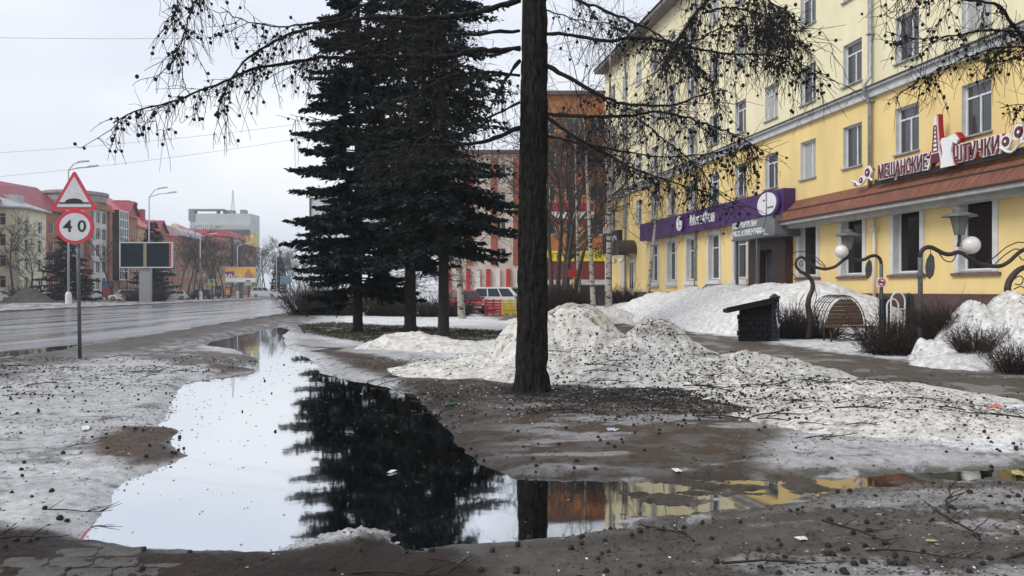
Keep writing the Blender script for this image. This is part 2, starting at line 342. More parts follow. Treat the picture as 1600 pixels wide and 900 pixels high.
# meltwater: one level sheet, film reflecting the sky
def water():
    m = bpy.data.materials.new('meltwater'); m.use_nodes = True; nt = m.node_tree; b = nt.nodes['Principled BSDF']; N = nt.nodes.new; L = nt.links.new
    at = N('ShaderNodeAttribute'); at.attribute_name = 'film'
    b.inputs['Base Color'].default_value = (.80, .82, .84, 1); b.inputs['Roughness'].default_value = .035; b.inputs['IOR'].default_value = 1.33
    b.inputs['Metallic'].default_value = 1.
    mixc = N('ShaderNodeMix'); mixc.data_type = 'RGBA'; mixc.inputs[6].default_value = (.05, .036, .022, 1); mixc.inputs[7].default_value = (.84, .86, .88, 1)
    mr = N('ShaderNodeMapRange'); mr.inputs[1].default_value = .3; mr.inputs[2].default_value = .8; L(at.outputs['Fac'], mr.inputs[0]); L(mr.outputs[0], mixc.inputs[0])
    cr = N('ShaderNodeMix'); cr.data_type = 'RGBA'; cr.inputs[6].default_value = (.19, .165, .12, 1); cr.inputs[7].default_value = (.72, .745, .78, 1); L(mr.outputs[0], cr.inputs[0]); L(cr.outputs[2], b.inputs['Base Color'])
    tc = N('ShaderNodeTexCoord'); nz = N('ShaderNodeTexNoise'); nz.inputs['Scale'].default_value = 1.6; nz.inputs['Detail'].default_value = 3
    L(tc.outputs['Object'], nz.inputs['Vector']); bp = N('ShaderNodeBump'); bp.inputs['Strength'].default_value = .06; bp.inputs['Distance'].default_value = .02
    L(nz.outputs['Fac'], bp.inputs['Height']); L(bp.outputs[0], b.inputs['Normal'])
    return m
xx, yy = np.meshgrid(np.linspace(-9.5, 8.5, 90), np.linspace(4.2, 36, 120), indexing='xy')
film = .97 - .55 * ss(-.9, 1.0, xx) * (yy < 9)
idx = np.arange(xx.size).reshape(xx.shape); f = np.stack([idx[:-1, :-1], idx[:-1, 1:], idx[1:, 1:], idx[1:, :-1]], -1).reshape(-1, 4)
cx = xx[:-1, :-1].ravel(); cy = yy[:-1, :-1].ravel(); keep = sdist(PUD, cx + .1, cy + .13) > -.8
wme = npmesh('puddle', np.stack([xx, yy, np.full(xx.shape, WL)], -1), f[keep], True, {'film': ('FLOAT', film)})
pw = link('puddle', wme, water()); pw['kind'] = 'structure'
rp = MB().prism([(0, 0), (1, 0)], 0, 0) if 0 else None
# a dark pool against the near kerb
a = [(road_near(Y) - .05 - w, Y) for Y, w in ((17.2, .1), (17.6, .5), (18.2, .9), (19, 1.2), (20, .9), (21.4, .45), (22.3, .1))] + [(road_near(Y) + .02, Y) for Y in (22.3, 19.5, 17.2)]
part('road_puddle', MB().add([(x, y, .004 + .03) for x, y in a], [tuple(range(len(a)))[::-1]]), mat('dark_pool', (.02, .02, .022), .03, .1, 1))['kind'] = 'structure'
# ------------------------------------------------------------------ shovelled snow heaps
SM = alb_mat('heaped_snow', 7, .3, .7)
HEAPS = []
def heap(label, peaks, x0, x1, y0, y1, step, dirt, seed, lump=.16, group='shovelled snow piles'):
    nx, ny = int((x1 - x0) / step), int((y1 - y0) / step)
    X, Y = np.meshgrid(np.linspace(x0, x1, nx), np.linspace(y0, y1, ny), indexing='xy')
    def hf(X, Y):
        wx = X + (fbm(X * 1.2, Y * 1.2, seed) - .5) * .9; wy = Y + (fbm(X * 1.2, Y * 1.2, seed + 1) - .5) * .9; z = np.zeros(X.shape)
        for px, py, h, rx, ry in peaks:
            d = np.hypot((wx - px) / rx, (wy - py) / ry); b = h * np.clip(1 - np.clip(d, 0, 1) ** 1.45, 0, 1)
            kk = .12; z = np.maximum(z, b) + .25 * kk * np.clip(1 - np.abs(z - b) / kk, 0, 1) ** 2 * (np.minimum(z, b) > 0)
        rel = np.clip(z / .4, 0, 1)
        return z + rel * (lump * (fbm(X * 2.2, Y * 2.2, seed + 2) - .5) + lump * .7 * (fbm(X * 7, Y * 7, seed + 3, 5) - .5))
    z = hf(X, Y)
    n2 = fbm(X * 3, Y * 3, seed + 5); n3 = fbm(X * 11, Y * 11, seed + 6)
    alb = (np.array([.80, .80, .81]) - min(1, dirt) * np.array([.0, .03, .085]))[None, None] * (.9 + .16 * n2 - .1 * dirt)[..., None]
    n4 = fbm(X * 26, Y * 26, seed + 7, 3); dm = (.75 * ss(.60, .70, n4 * .6 + n3 * .25 + .15 * n2) + .35 * ss(.56, .66, n3 * .5 + n2 * .5)) * dirt
    alb = alb * (1 - dm[..., None]) + np.array([.20, .165, .125]) * dm[..., None]
    top = ss(.45, 1, z / max(p[2] for p in peaks)) * ss(.42, .56, n2 * .6 + n3 * .4) * dirt * .8
    alb = alb * (1 - top[..., None]) + np.array([.30, .225, .13]) * top[..., None]
    g = ground(X, Y)[0]; zz = np.where(z > .015, g + z - .015, g - .12)
    o = patch('snow_pile', X, Y, zz, alb, np.full(X.shape, .65), SM); tag(o, label, 'snow pile', group); HEAPS.append((hf, x0, x1, y0, y1))
    return o
heap('big dirty snow pile with brown tops right behind the larch trunk', [(.95, 14.9, 1.18, 1.6, 1.5), (2.46, 14.1, .92, 1.55, 1.7), (1.7, 13.5, .5, 2.6, 1.35), (3.6, 13.2, .42, 2.2, 1.5), (-.6, 14.6, .3, 1.8, 1.6), (4.6, 10.9, .26, 2.1, 1.6), (4.5, 9.0, .2, 2.0, 1.3)], -2.8, 7.2, 7.4, 17.2, .045, 1.0, 101)
heap('low dirty snow pile in front of the spruce trunks', [(-2.5, 20.2, .42, 1.5, 1.1), (-1.3, 19.6, .25, 1.6, 1.0)], -4.6, .6, 18.2, 21.8, .05, .9, 131)
heap('long white snow bank below the purple shop sign', [(10.4, 27.8, 1.85, 4.2, 3.2), (9.9, 30.5, 1.75, 4.4, 3.4), (9.2, 34, 1.75, 4.0, 3.6), (8.6, 38, 1.6, 3.6, 4), (8.1, 43, 1.35, 3.2, 4.5), (7.3, 48.5, .75, 2.6, 3.5)], 4.6, 13.0, 22.5, 53, .085, .22, 151, .14)
heap('far snow pile with brown top left of the birch trunks', [(2.6, 34.5, .95, 2.0, 2.0), (4.3, 37.5, .7, 2.2, 2.0), (1.2, 36, .5, 1.6, 2)], -.6, 6.6, 31.5, 40.2, .08, .8, 171)
heap('tall snow heap at the right edge beside the shrubs', [(9.7, 16.6, 1.25, 1.25, 1.4), (10.7, 16.8, 1.45, 1.5, 1.7), (12.0, 17.2, 1.6, 2.3, 2.2), (9.0, 15.3, .38, 1.1, .9), (10.9, 14.9, .5, 2.0, 1.2)], 6.6, 14.6, 12.9, 20.2, .05, .45, 191)
def topz(x, y):
    z = gz(x, y)
    for hf, x0, x1, y0, y1 in HEAPS:
        if x0 < x < x1 and y0 < y < y1: z = max(z, z + float(hf(np.array([float(x)]), np.array([float(y)]))[0]) - .015)
    return z
# ------------------------------------------------------------------ interlocking pavers showing through the mud
pv = thing('paved_patch', 'muddy interlocking pavers', None); pv['kind'] = 'structure'; pm_ = mat('paver', (.06, .053, .047), .65, .5, 7, .6)
def paver_mesh(s):
    o = []; w, d = .115, .075
    for t in np.linspace(0, 1, 5)[:-1]: o.append((-w + 2 * w * t, -d + .014 * math.sin(2 * PI * t)))
    for t in np.linspace(0, 1, 5)[:-1]: o.append((w + .014 * math.sin(2 * PI * t), -d + 2 * d * t))
    for t in np.linspace(0, 1, 5)[:-1]: o.append((w - 2 * w * t, d + .014 * math.sin(2 * PI * (1 - t))))
    for t in np.linspace(0, 1, 5)[:-1]: o.append((-w + .014 * math.sin(2 * PI * (1 - t)), d - 2 * d * t))
    n = len(o); mb = MB(); mb.v = [(x, y, -.06) for x, y in o] + [(x, y, -.006) for x, y in o] + [(x * .94, y * .92, 0) for x, y in o]
    mb.f = [(i, (i + 1) % n, (i + 1) % n + n, i + n) for i in range(n)] + [(i + n, (i + 1) % n + n, (i + 1) % n + 2 * n, i + 2 * n) for i in range(n)] + [tuple(range(2 * n, 3 * n))]
    return mb.mesh('paver')
pme = paver_mesh(0)
for i in range(-6, 6):
    for j in range(-2, 5):
        x, y = -2.42 + i * .242 + (j % 2) * .06, 4.12 + j * .165
        if ((x + 2.3) / .62) ** 2 + ((y - 4.2) / .30) ** 2 > 1 + random.uniform(-.3, .15): continue
        o = link('paver', pme, pm_, pv); o.location = (x, y, gz(x, y) + .006 - .012 * ((x + 2.3) / .6) ** 2 + random.uniform(-.004, .003)); o.rotation_euler = (random.uniform(-.02, .02), random.uniform(-.02, .02), .12)
# ================================================================== TREES
def ipoly(pts, Y0, Y1):             # limb followed from the trunk out, its distance changing evenly
    n = len(pts); return [I(px, py, Y0 + (Y1 - Y0) * i / (n - 1)) for i, (px, py) in enumerate(pts)]
def resample(pts, step):
    P = np.array(pts, float); d = np.r_[0, np.cumsum(np.linalg.norm(np.diff(P, axis=0), axis=1))]
    # smooth curve through the measured points
    n = max(3, int(d[-1] / step)); t = np.linspace(0, d[-1], n)
    Q = np.stack([np.interp(t, d, P[:, k]) for k in range(3)], 1)
    for _ in range(2): Q[1:-1] = .25 * Q[:-2] + .5 * Q[1:-1] + .25 * Q[2:]
    return Q
bark = mat('larch_bark', (.019, .0165, .0145), .95, .75, 18, 1.0, 30, stretch=(1, 1, .5), spec=.2, col2=(.027, .024, .022))
twigm = mat('larch_twig', (.010, .009, .009), .9, .3, 20)
conem = mat('larch_cone', (.012, .010, .010), .9, .3, 40)
def larch_limbs(root, limbs, hang=1., seed=1, dens=1., cone_size=.052, cone_n=1.):
    r_ = np.random.default_rng(seed); tw = []; twr = []; cp = []; main = []
    for pts, r0, r1, den in limbs:
        Q = resample(pts, .10); n = len(Q); Q[1:] += r_.normal(0, .008, (n - 1, 3))
        R = np.linspace(r0 * .85, r1 * .8, n) * (1 + .12 * r_.normal(size=n)); mb = MB(); mb.tube([tuple(q) for q in Q], [max(.003, v) for v in R], 7)
        part('branch', mb, bark, root, True)
        L = n * .1; nt = int(L * 9 * den * dens)
        for _ in range(nt):
            t = r_.uniform(.12, 1) ** .8; i = min(n - 2, int(t * (n - 1))); p = Q[i]; dr = Q[min(i + 2, n - 1)] - Q[max(0, i - 1)]; dr = dr / (np.linalg.norm(dr) + 1e-6)
            kind = r_.random()
            if kind < .62:            # hanging twig
                ln = r_.uniform(.12, .62) * hang; side = r_.normal(0, .30, 3) + dr * r_.uniform(0, .5)
                d0 = side + np.array([0, 0, -.35]); s = np.linspace(0, 1, 5)[:, None]
                pt = p + ln * (d0 * s * .8 + np.array([0, 0, -.75]) * s ** 2 * .75); rad = .0042
            elif kind < .87:          # side shoot that sweeps outward and up at the tip
                ln = r_.uniform(.25, .95) * hang; side = np.cross(dr, [0, 0, 1]) * r_.choice([-1, 1]) * r_.uniform(.2, 1) + dr * r_.uniform(.5, 1.1) + r_.normal(0, .2, 3)
                s = np.linspace(0, 1, 5)[:, None]; pt = p + ln * (side * s * .75 + np.array([0, 0, -.4]) * s + np.array([0, 0, .35]) * s ** 2); rad = .0055
            else:                     # bare hair-thin shoot going up
                ln = r_.uniform(.1, .4); side = dr * r_.uniform(0, .8) + r_.normal(0, .4, 3) + np.array([0, 0, .5]); s = np.linspace(0, 1, 5)[:, None]; pt = p + ln * side * s; rad = .003
            pt = pt + r_.normal(0, .022, (5, 3)) * np.linspace(0, 1, 5)[:, None] * (ln / .4); tw.append(pt); twr.append(np.linspace(rad, rad * .45, 5))
            if kind < .87:
                for _k in range(r_.poisson(1.05 * cone_n * (ln / .5 + .35))):
                    u = r_.uniform(.15, 1) * 4; a = int(min(3, u)); q = pt[a] + (pt[a + 1] - pt[a]) * (u - a); cp.append(q + r_.normal(0, .012, 3))
                if ln > .35:
                    for _k in range(4):
                        a = r_.integers(1, 4); q = pt[a]; l2 = ln * r_.uniform(.2, .5); d2 = r_.normal(0, .5, 3) + np.array([0, 0, -.5]); s = np.linspace(0, 1, 5)[:, None]
                        tw.append(q + l2 * (d2 * s + np.array([0, 0, -.35]) * s ** 2) + r_.normal(0, .01, (5, 3)) * s); twr.append(np.linspace(.0038, .0022, 5))
                        if r_.random() < .45 * cone_n: cp.append(q + l2 * d2 * r_.uniform(.4, 1))
        for _k in range(int(L * 3 * cone_n * den)): cp.append(Q[r_.integers(n // 3, n)] + r_.normal(0, .02, 3))
    v, f = tubes(np.array(tw), np.array(twr) * 1.15, 3); o = link('twigs', npmesh('twigs', v, f), twigm, root); o['kind'] = 'stuff'
    v, f = cones(np.array(cp), r_.uniform(.72, 1.2, len(cp)) * cone_size); o = link('hanging_cones', npmesh('cones', v, f), conem, root); o['kind'] = 'stuff'
# --- the big larch in front
LX, LY = .28, 11.57
larch = thing('larch_tree', 'large bare larch with dark furrowed trunk and cone-hung branches in front', 'tree')
def trunk_mesh(x, y, z0, z1, r0, r1, lean=(0, 0), n=40, m=60, flare=.3, rid=.06, seed=3):
    zz = np.linspace(0, 1, m); th = np.linspace(0, 2 * PI, n, endpoint=False); T, Zt = np.meshgrid(th, zz, indexing='xy')
    H = z1 - z0; r = r0 + (r1 - r0) * Zt + flare * r0 * np.exp(-Zt * H / .18) * (1 + .3 * np.sin(T * 5 + 1))
    cs = np.cos(T) * 3.2; sn = np.sin(T) * 3.2
    r = r * (1 + rid * (fbm(cs * 2.2 + 9, Zt * H * 1.4 + sn * 2.2, seed) - .5) * 2 + rid * .8 * (vn(cs * 4 + 20, sn * 4 + Zt * H * 3, seed + 3) - .5))
    if n > 60: r = r + .030 * (ss(.35, .6, vn(T / (2 * PI) * 24 + 1.4 * vn(T * 3, Zt * H * 1.6, 5), Zt * H * 5 + np.floor(T / (2 * PI) * 24) * 3.7, seed + 9)) - .5)
    X = x + lean[0] * Zt + r * np.cos(T); Y = y + lean[1] * Zt + r * np.sin(T); Z = z0 + H * Zt
    idx = np.arange(m * n).reshape(m, n); f = np.stack([idx[:-1], np.roll(idx[:-1], -1, 1), np.roll(idx[1:], -1, 1), idx[1:]], -1).reshape(-1, 4)
    return npmesh('trunk', np.stack([X, Y, Z], -1), f, True)
link('trunk', trunk_mesh(LX, LY, gz(LX, LY) - .06, 13.0, .222, .10, (.12, 0), 156, 330, .30, .05), bark, larch)
def LB(pts, Y1, r0, r1, den=1.): return (ipoly(pts, LY, Y1), r0, r1, den)
LL = [
 LB([(812, 76), (780, 80), (740, 77), (700, 90), (653, 87), (557, 90), (493, 90), (447, 100), (397, 106), (360, 122), (320, 140), (285, 152), (247, 165), (202, 176), (176, 194)], 9.2, .050, .008, 1.25),
 LB([(812, 0), (760, 17), (717, 25), (645, 30), (590, 26), (535, 33), (472, 47), (430, 62), (385, 92), (370, 108), (352, 140), (340, 178)], 9.6, .060, .006, 1.1),
 LB([(812, -60), (700, -25), (600, -10), (530, 30), (440, 43), (378, 33), (345, 12)], 9.8, .045, .006, .9),
 LB([(812, -180), (640, -150), (470, -110), (330, -40), (300, 10), (285, 60), (270, 100)], 9.0, .05, .005, 1.1),
 LB([(812, -230), (600, -190), (420, -120), (290, -60), (276, 8), (268, 40)], 9.3, .045, .005, .8),
 LB([(812, 95), (794, 121), (780, 141), (765, 172), (752, 196)], 10.8, .034, .008, .7),
 LB([(812, 200), (760, 222), (723, 227), (640, 228), (590, 218), (557, 207), (520, 193), (483, 181)], 10.4, .042, .007, 1.),
 LB([(812, 118), (760, 112), (700, 118), (640, 150), (590, 170)], 10.2, .025, .005, 1.1),
 LB([(812, 160), (750, 190), (690, 196), (620, 240), (575, 262)], 10.3, .022, .005, 1.1),
 LB([(812, 48), (760, 52), (690, 55), (640, 40), (570, 62), (510, 75), (470, 100)], 10.4, .030, .005, 1.),
 LB([(846, 54), (872, 52), (901, 55), (935, 62), (959, 66), (988, 56), (1040, 64), (1092, 78), (1140, 84), (1183, 83), (1233, 90), (1267, 107), (1292, 119)], 9.6, .034, .006, 1.15),
 LB([(846, -40), (904, 0), (953, 20), (1011, 43), (1054, 69), (1090, 100), (1120, 130)], 9.8, .034, .006, 1.1),
 LB([(846, -170), (960, -130), (1060, -60), (1109, 0), (1083, 22), (1063, 58), (1048, 80), (1035, 110)], 9.3, .06, .012, 1.1),
 LB([(846, 98), (875, 113), (910, 133), (940, 150), (965, 162), (1011, 166), (1057, 165), (1085, 152), (1112, 142), (1138, 142)], 10.2, .045, .008, 1.),
 LB([(846, 175), (875, 180), (904, 182), (968, 183), (1000, 177), (1025, 173), (1069, 182), (1103, 193), (1155, 214), (1192, 236)], 10.2, .036, .006, 1.25),
 LB([(846, 176), (870, 192), (895, 214), (942, 238), (987, 262), (1027, 277), (1070, 290), (1110, 302)], 10.6, .034, .006, 1.),
 LB([(846, 212), (875, 217), (904, 222), (968, 237), (1025, 245), (1098, 243), (1150, 232), (1182, 225)], 10.4, .024, .005, 1.),
 LB([(994, 182), (1015, 200), (1040, 220), (1070, 243), (1100, 272), (1122, 300)], 10.1, .018, .005, 1.2),
 LB([(1100, 20), (1140, 10), (1190, 22), (1230, 50), (1262, 72)], 9.2, .02, .004, 1.4),
 LB([(1054, 69), (1090, 62), (1130, 40), (1180, 38), (1225, 62)], 9.4, .018, .004, 1.3),
 LB([(846, -260), (1000, -200), (1120, -90), (1190, -10), (1240, 30)], 9.0, .05, .006, 1.3),
 LB([(846, 16), (868, 20), (900, 30), (935, 36), (965, 32)], 10.8, .014, .004, .8),
]
larch_limbs(larch, LL[:10], seed=4, dens=1.9, cone_n=.62, cone_size=.046)
larch_limbs(larch, LL[10:], seed=5, dens=3.0, cone_n=.40, cone_size=.046, hang=1.15)
# --- a second larch just outside the frame on the right
l2 = thing('larch_tree', 'cone-hung larch branches reaching in at the top right corner', 'tree')
link('trunk', trunk_mesh(8.6, 9.8, -.1, 12.5, .22, .1, (.05, 0), 36, 60, .2, .06, 13), bark, l2)
def RB(pts, Y1, r0, r1, den=1.): return (ipoly(pts, 9.8, Y1), r0, r1, den)
larch_limbs(l2, [RB([(1897, 150), (1760, 120), (1640, 95), (1600, 62), (1583, 37), (1560, 3), (1487, -2), (1440, -12), (1400, -6)], 9.0, .05, .008, 1.3),
                 RB([(1897, 60), (1700, 60), (1600, 50), (1540, 45), (1480, 58), (1420, 62), (1385, 50)], 9.2, .03, .006, 1.2),
                 RB([(1897, 120), (1700, 95), (1610, 75), (1560, 72), (1510, 90), (1460, 110), (1425, 128)], 9.4, .03, .005, 1.3),
                 RB([(1897, 230), (1720, 190), (1640, 165), (1590, 160), (1562, 168)], 9.8, .025, .005, 1.)], seed=9, cone_size=.042, dens=2.2, cone_n=.5)
# --- spruces
needle = mat('spruce_needles', (.009, .018, .019), .8, .5, 2.2, col2=(.028, .043, .040), spec=.2); deadn = mat('spruce_dead_twigs', (.035, .026, .022), .9, .4, 6)
sbark = mat('spruce_bark', (.028, .024, .022), .95, .5, 10, .9, 16, stretch=(1, 1, .3))
def spruce_mesh(H, z0, R, seed, dens=1., droop=.3, thin_above=None, thin=1., sprig=.20):
    """needle sprays hung along whorls of boughs: (foliage v,f), bough tubes"""
    r_ = np.random.default_rng(seed); B = []; D = []; Ls = []; Wd = []; boughs = []; br = []
    z = z0
    while z < H - .3:
        rel = (H - z) / (H - z0); L0 = R * (rel ** .75) * (1. if rel < .93 else .8)
        nb = r_.integers(5, 8)
        for k in range(nb):
            ph = r_.uniform(0, 2 * PI); L = L0 * r_.uniform(.55, 1.18); zj = z; z = z + r_.normal(0, .12); ca, sa = math.cos(ph), math.sin(ph); m = 7
            s = np.linspace(0, 1, m); dr = droop * L * r_.uniform(.6, 1.3)
            pt = np.stack([ca * L * s, sa * L * s, z + .10 * L * s - dr * s ** 1.4 + .42 * dr * s ** 3], 1); boughs.append(pt); br.append(np.linspace(.028 * (rel + .25), .004, m))
            z = zj
            keepf = 1. if thin_above is None or z < thin_above else thin
            ns = int(L * 30 * dens * keepf)
            for _ in range(ns):
                t = r_.uniform(.14, 1.0) ** .85; u = t * (m - 1); i = int(min(m - 2, u)); p = pt[i] + (pt[i + 1] - pt[i]) * (u - i)
                wl = (.55 * L * (1 - t) * .55 + .16) * r_.uniform(.5, 1.1); sd_ = r_.choice([-1, 1]); an = r_.uniform(.35, 1.15)
                d = np.array([ca * math.cos(an) - sd_ * sa * math.sin(an), sa * math.cos(an) + sd_ * ca * math.sin(an), -.22 + r_.normal(0, .18)])
                q = p
                nseg = max(1, int(wl / (sprig * .7)))
                for g in range(nseg):
                    B.append(q + r_.normal(0, .02, 3)); dd = d + r_.normal(0, .22, 3) + np.array([0, 0, -.12 * g]); D.append(dd); Ls.append(sprig * r_.uniform(.8, 1.35)); Wd.append(sprig * r_.uniform(.22, .36)); q = q + d * sprig * .7
        z += r_.uniform(.20, .34) * (1 + .3 * (z < z0 + 1))
    B = np.array(B); D = np.array(D); D /= np.linalg.norm(D, axis=1, keepdims=True); Ls = np.array(Ls)[:, None]; Wd = np.array(Wd)[:, None]
    up = r_.normal(0, .55, B.shape) + np.array([0, 0, 1.]); S_ = np.cross(D, up); S_ /= np.linalg.norm(S_, axis=1, keepdims=True) + 1e-6; Nn = np.cross(S_, D)
    tip = B + D * Ls; mid = B + D * Ls * .4
    V = np.stack([B, mid + S_ * Wd - Nn * Wd * .35, tip, mid - S_ * Wd - Nn * Wd * .35], 1).reshape(-1, 3)
    Fq = np.arange(len(V)).reshape(-1, 4)
    return (V, Fq), tubes(np.array(boughs), np.array(br), 4), (np.array(boughs), np.array(br))
def spruce(label, x, y, H, z0, R, r0, seed, lean=0., dead=0, **kw):
    t = thing('spruce_tree', label, 'tree', (x, y, gz(x, y) - .03 if y < 90 else 0))
    link('trunk', trunk_mesh(0, 0, -.1, H, r0, .02, (lean, 0), 24, 50, .25, .06, seed), sbark, t)
    (v, f), (bv, bf), _ = spruce_mesh(H, z0, R, seed, **kw)
    link('crown', npmesh('needles', v, f), needle, t)
    link('boughs', npmesh('boughs', bv, bf), sbark, t)['kind'] = 'stuff'
    if dead:
        r_ = np.random.default_rng(seed + 50); P = []; Rr = []
        for _ in range(dead):
            z = r_.uniform(z0 - .9, H * .62); ph = r_.uniform(0, 2 * PI); L = r_.uniform(.4, 1.9); s = np.linspace(0, 1, 5)
            pt = np.stack([math.cos(ph) * L * s, math.sin(ph) * L * s, z - .25 * L * s + .15 * L * s ** 2 + r_.normal(0, .03, 5)], 1); P.append(pt); Rr.append(np.linspace(.011, .003, 5))
            for _k in range(7):
                a = r_.integers(1, 5); d = r_.normal(0, 1, 3) * .3 + np.array([0, 0, -.25]); l = r_.uniform(.2, .6); P.append(pt[a] + d * l * np.linspace(0, 1, 5)[:, None] * 1.6); Rr.append(np.linspace(.006, .002, 5))
        v, f = tubes(np.array(P), np.array(Rr), 3); link('dead_twigs', npmesh('dead', v, f), deadn, t)
    return t
spruce('dense dark spruce with low sweeping boughs, leftmost of the three', *G(559, 520), 17.5, 1.25, 2.65, .17, 21, dens=3.0, droop=.30, sprig=.17)
spruce('spruce with thick bare lower trunk, middle of the three', *G(641, 521), 19, 2.5, 2.85, .21, 22, dead=380, dens=2.4, droop=.42, thin_above=7, thin=.5, sprig=.17)
spruce('spruce with thin open crown, rightmost of the three', *G(693, 527), 18, 2.75, 3.0, .18, 23, dead=520, dens=2.1, droop=.46, thin_above=5.0, thin=.38, sprig=.17)
# --- bare deciduous trees
def bare_segs(seed, H, r0, levels=4, spread=.5, up=.35, kids=(3, 5), clear=.25, pend=0.):
    r_ = np.random.default_rng(seed); out = []
    def grow(p, d, L, r, lv):
        m = 5; pts = [p]; q = p; dd = d.copy()
        for i in range(m - 1):
            dd = dd + r_.normal(0, .09, 3) + np.array([0, 0, (up if lv < 2 else up * .6) * .12 - pend * (lv >= 2) * .22]); dd /= np.linalg.norm(dd); q = q + dd * L / (m - 1); pts.append(q)
        out.append((np.array(pts), np.linspace(r, r * (.45 if lv else .25), m)))
        if lv >= levels: return
        n = r_.integers(kids[0], kids[1] + 1) + (4 if lv == 0 else 0) + (1 if lv >= 2 else 0)
        for k in range(n):
            t = r_.uniform(clear if lv == 0 else .2, 1); u = t * (m - 1); i = int(min(m - 2, u)); b = pts[i] + (pts[i + 1] - pts[i]) * (u - i)
            e = r_.normal(0, 1, 3); e -= e.dot(dd) * dd; e /= np.linalg.norm(e); nd = d * (1 - spread) + e * spread * 1.2 + np.array([0, 0, .15]); nd /= np.linalg.norm(nd)
            grow(b, nd, L * r_.uniform(.36, .6) * (1.2 - .5 * t if lv == 0 else 1), max(.004, r * (.45 if lv else .38)), lv + 1)
    grow(np.zeros(3), np.array([0, 0, 1.]), H, r0, 0)
    return out
bwood = mat('bare_wood', (.055, .045, .040), .9, .4, 5)
def bare_meshes(seed, H, r0, minr=.006, **kw):
    sg = bare_segs(seed, H, r0, **kw); tr = MB().tube([tuple(p) for p in sg[0][0]], list(sg[0][1]), 10)
    v, f = tubes(np.array([s[0] for s in sg[1:]]), np.maximum(minr, np.array([s[1] for s in sg[1:]])), 3)
    return tr.mesh('trunk', True), npmesh('branches', v, f)
BT = [bare_meshes(60 + i, 9.5, .16, minr=.014, levels=4) for i in range(4)]
def bare_tree(label, loc, sc=1., var=0, rz=None, group='bare trees along the street', name='bare_tree', m=None):
    t = thing(name, label, 'tree', loc, random.uniform(0, 6) if rz is None else rz, group); t.scale = (sc, sc, sc)
    link('trunk', BT[var % 4][0], m or bwood, t); link('branches', BT[var % 4][1], m or bwood, t); return t
# birches
def birch_mat():
    m = mat('birch_bark', (.34, .315, .275), .7, .2, 4, .3); nt = m.node_tree; b = nt.nodes['Principled BSDF']; N = nt.nodes.new; L = nt.links.new
    tc = N('ShaderNodeTexCoord'); mp = N('ShaderNodeMapping'); mp.inputs['Scale'].default_value = (2.2, 2.2, 7); nz = N('ShaderNodeTexNoise'); nz.inputs['Scale'].default_value = 1.3; nz.inputs['Detail'].default_value = 4
    r = N('ShaderNodeMapRange'); r.inputs[1].default_value = .54; r.inputs[2].default_value = .60; L(tc.outputs['Object'], mp.inputs[0]); L(mp.outputs[0], nz.inputs['Vector']); L(nz.outputs['Fac'], r.inputs[0])
    mxn = N('ShaderNodeMix'); mxn.data_type = 'RGBA'; mxn.inputs[7].default_value = (.02, .018, .016, 1); src = b.inputs['Base Color'].links[0].from_socket; L(r.outputs[0], mxn.inputs[0]); L(src, mxn.inputs[6]); L(mxn.outputs[2], b.inputs['Base Color']); return m
bm_ = birch_mat(); btw = mat('birch_twigs', (.035, .026, .024), .9, .3, 9)
def birch(label, x, y, H, r0, seed, lean=(0, 0), pend=.8, levels=3):
    t = thing('birch_tree', label, 'tree', (x, y, topz(x, y) - .05), 0, 'birches by the yellow building')
    link('trunk', trunk_mesh(0, 0, -.1, H, r0, r0 * .18, lean, 16, 50, .35, .05, seed), bm_, t)
    sg = bare_segs(seed, H, r0 * .4, levels=levels, spread=.55, kids=(4, 6), clear=.3, pend=pend)[1:]
    P = np.array([s[0] for s in sg]); P[..., 0] += (P[:, :1, 2] / H) * lean[0]; P[..., 1] += (P[:, :1, 2] / H) * lean[1]
    v, f = tubes(P, np.maximum(.006, np.array([s[1] for s in sg])), 3); link('branches', npmesh('branches', v, f), btw, t); return t
birch('leaning white birch trunk standing under the spruce boughs', *G(722, 499), 8.5, .20, 71, (-.55, 0))
birch('birch with straight pale trunk at the corner of the yellow building', *G(951, 492), 15.5, .21, 72, (.1, 0))
birch('slimmer birch with pale trunk beside the black crate', *G(928, 494), 12, .16, 73, (-.6, 0))
birch('thin pale birch behind the slim one, near the yellow sign', I(905, 470, 56)[0], 56, 12.5, .16, 74, (-.3, 0))
birch('thin crooked birch growing in front of the purple sign', I(1010, 470, 47)[0], 47, 11.5, .12, 75, (1.2, 0))
for i, (px, Y, s) in enumerate(((872, 52, 1.15), (884, 58, 1.3), (893, 49, 1.0), (862, 60, 1.2), (908, 62, 1.3), (880, 66, 1.4))):
    bare_tree(['dark bare tree right beside the larch trunk', 'tall dark bare tree before the orange building', 'smallest dark bare tree left of the birches', 'bare tree showing just right of the larch trunk', 'bare tree in front of the yellow banner', 'furthest bare tree before the orange building'][i], (I(px, 470, Y)[0], Y, 0), s, i, group='bare trees before the orange building')
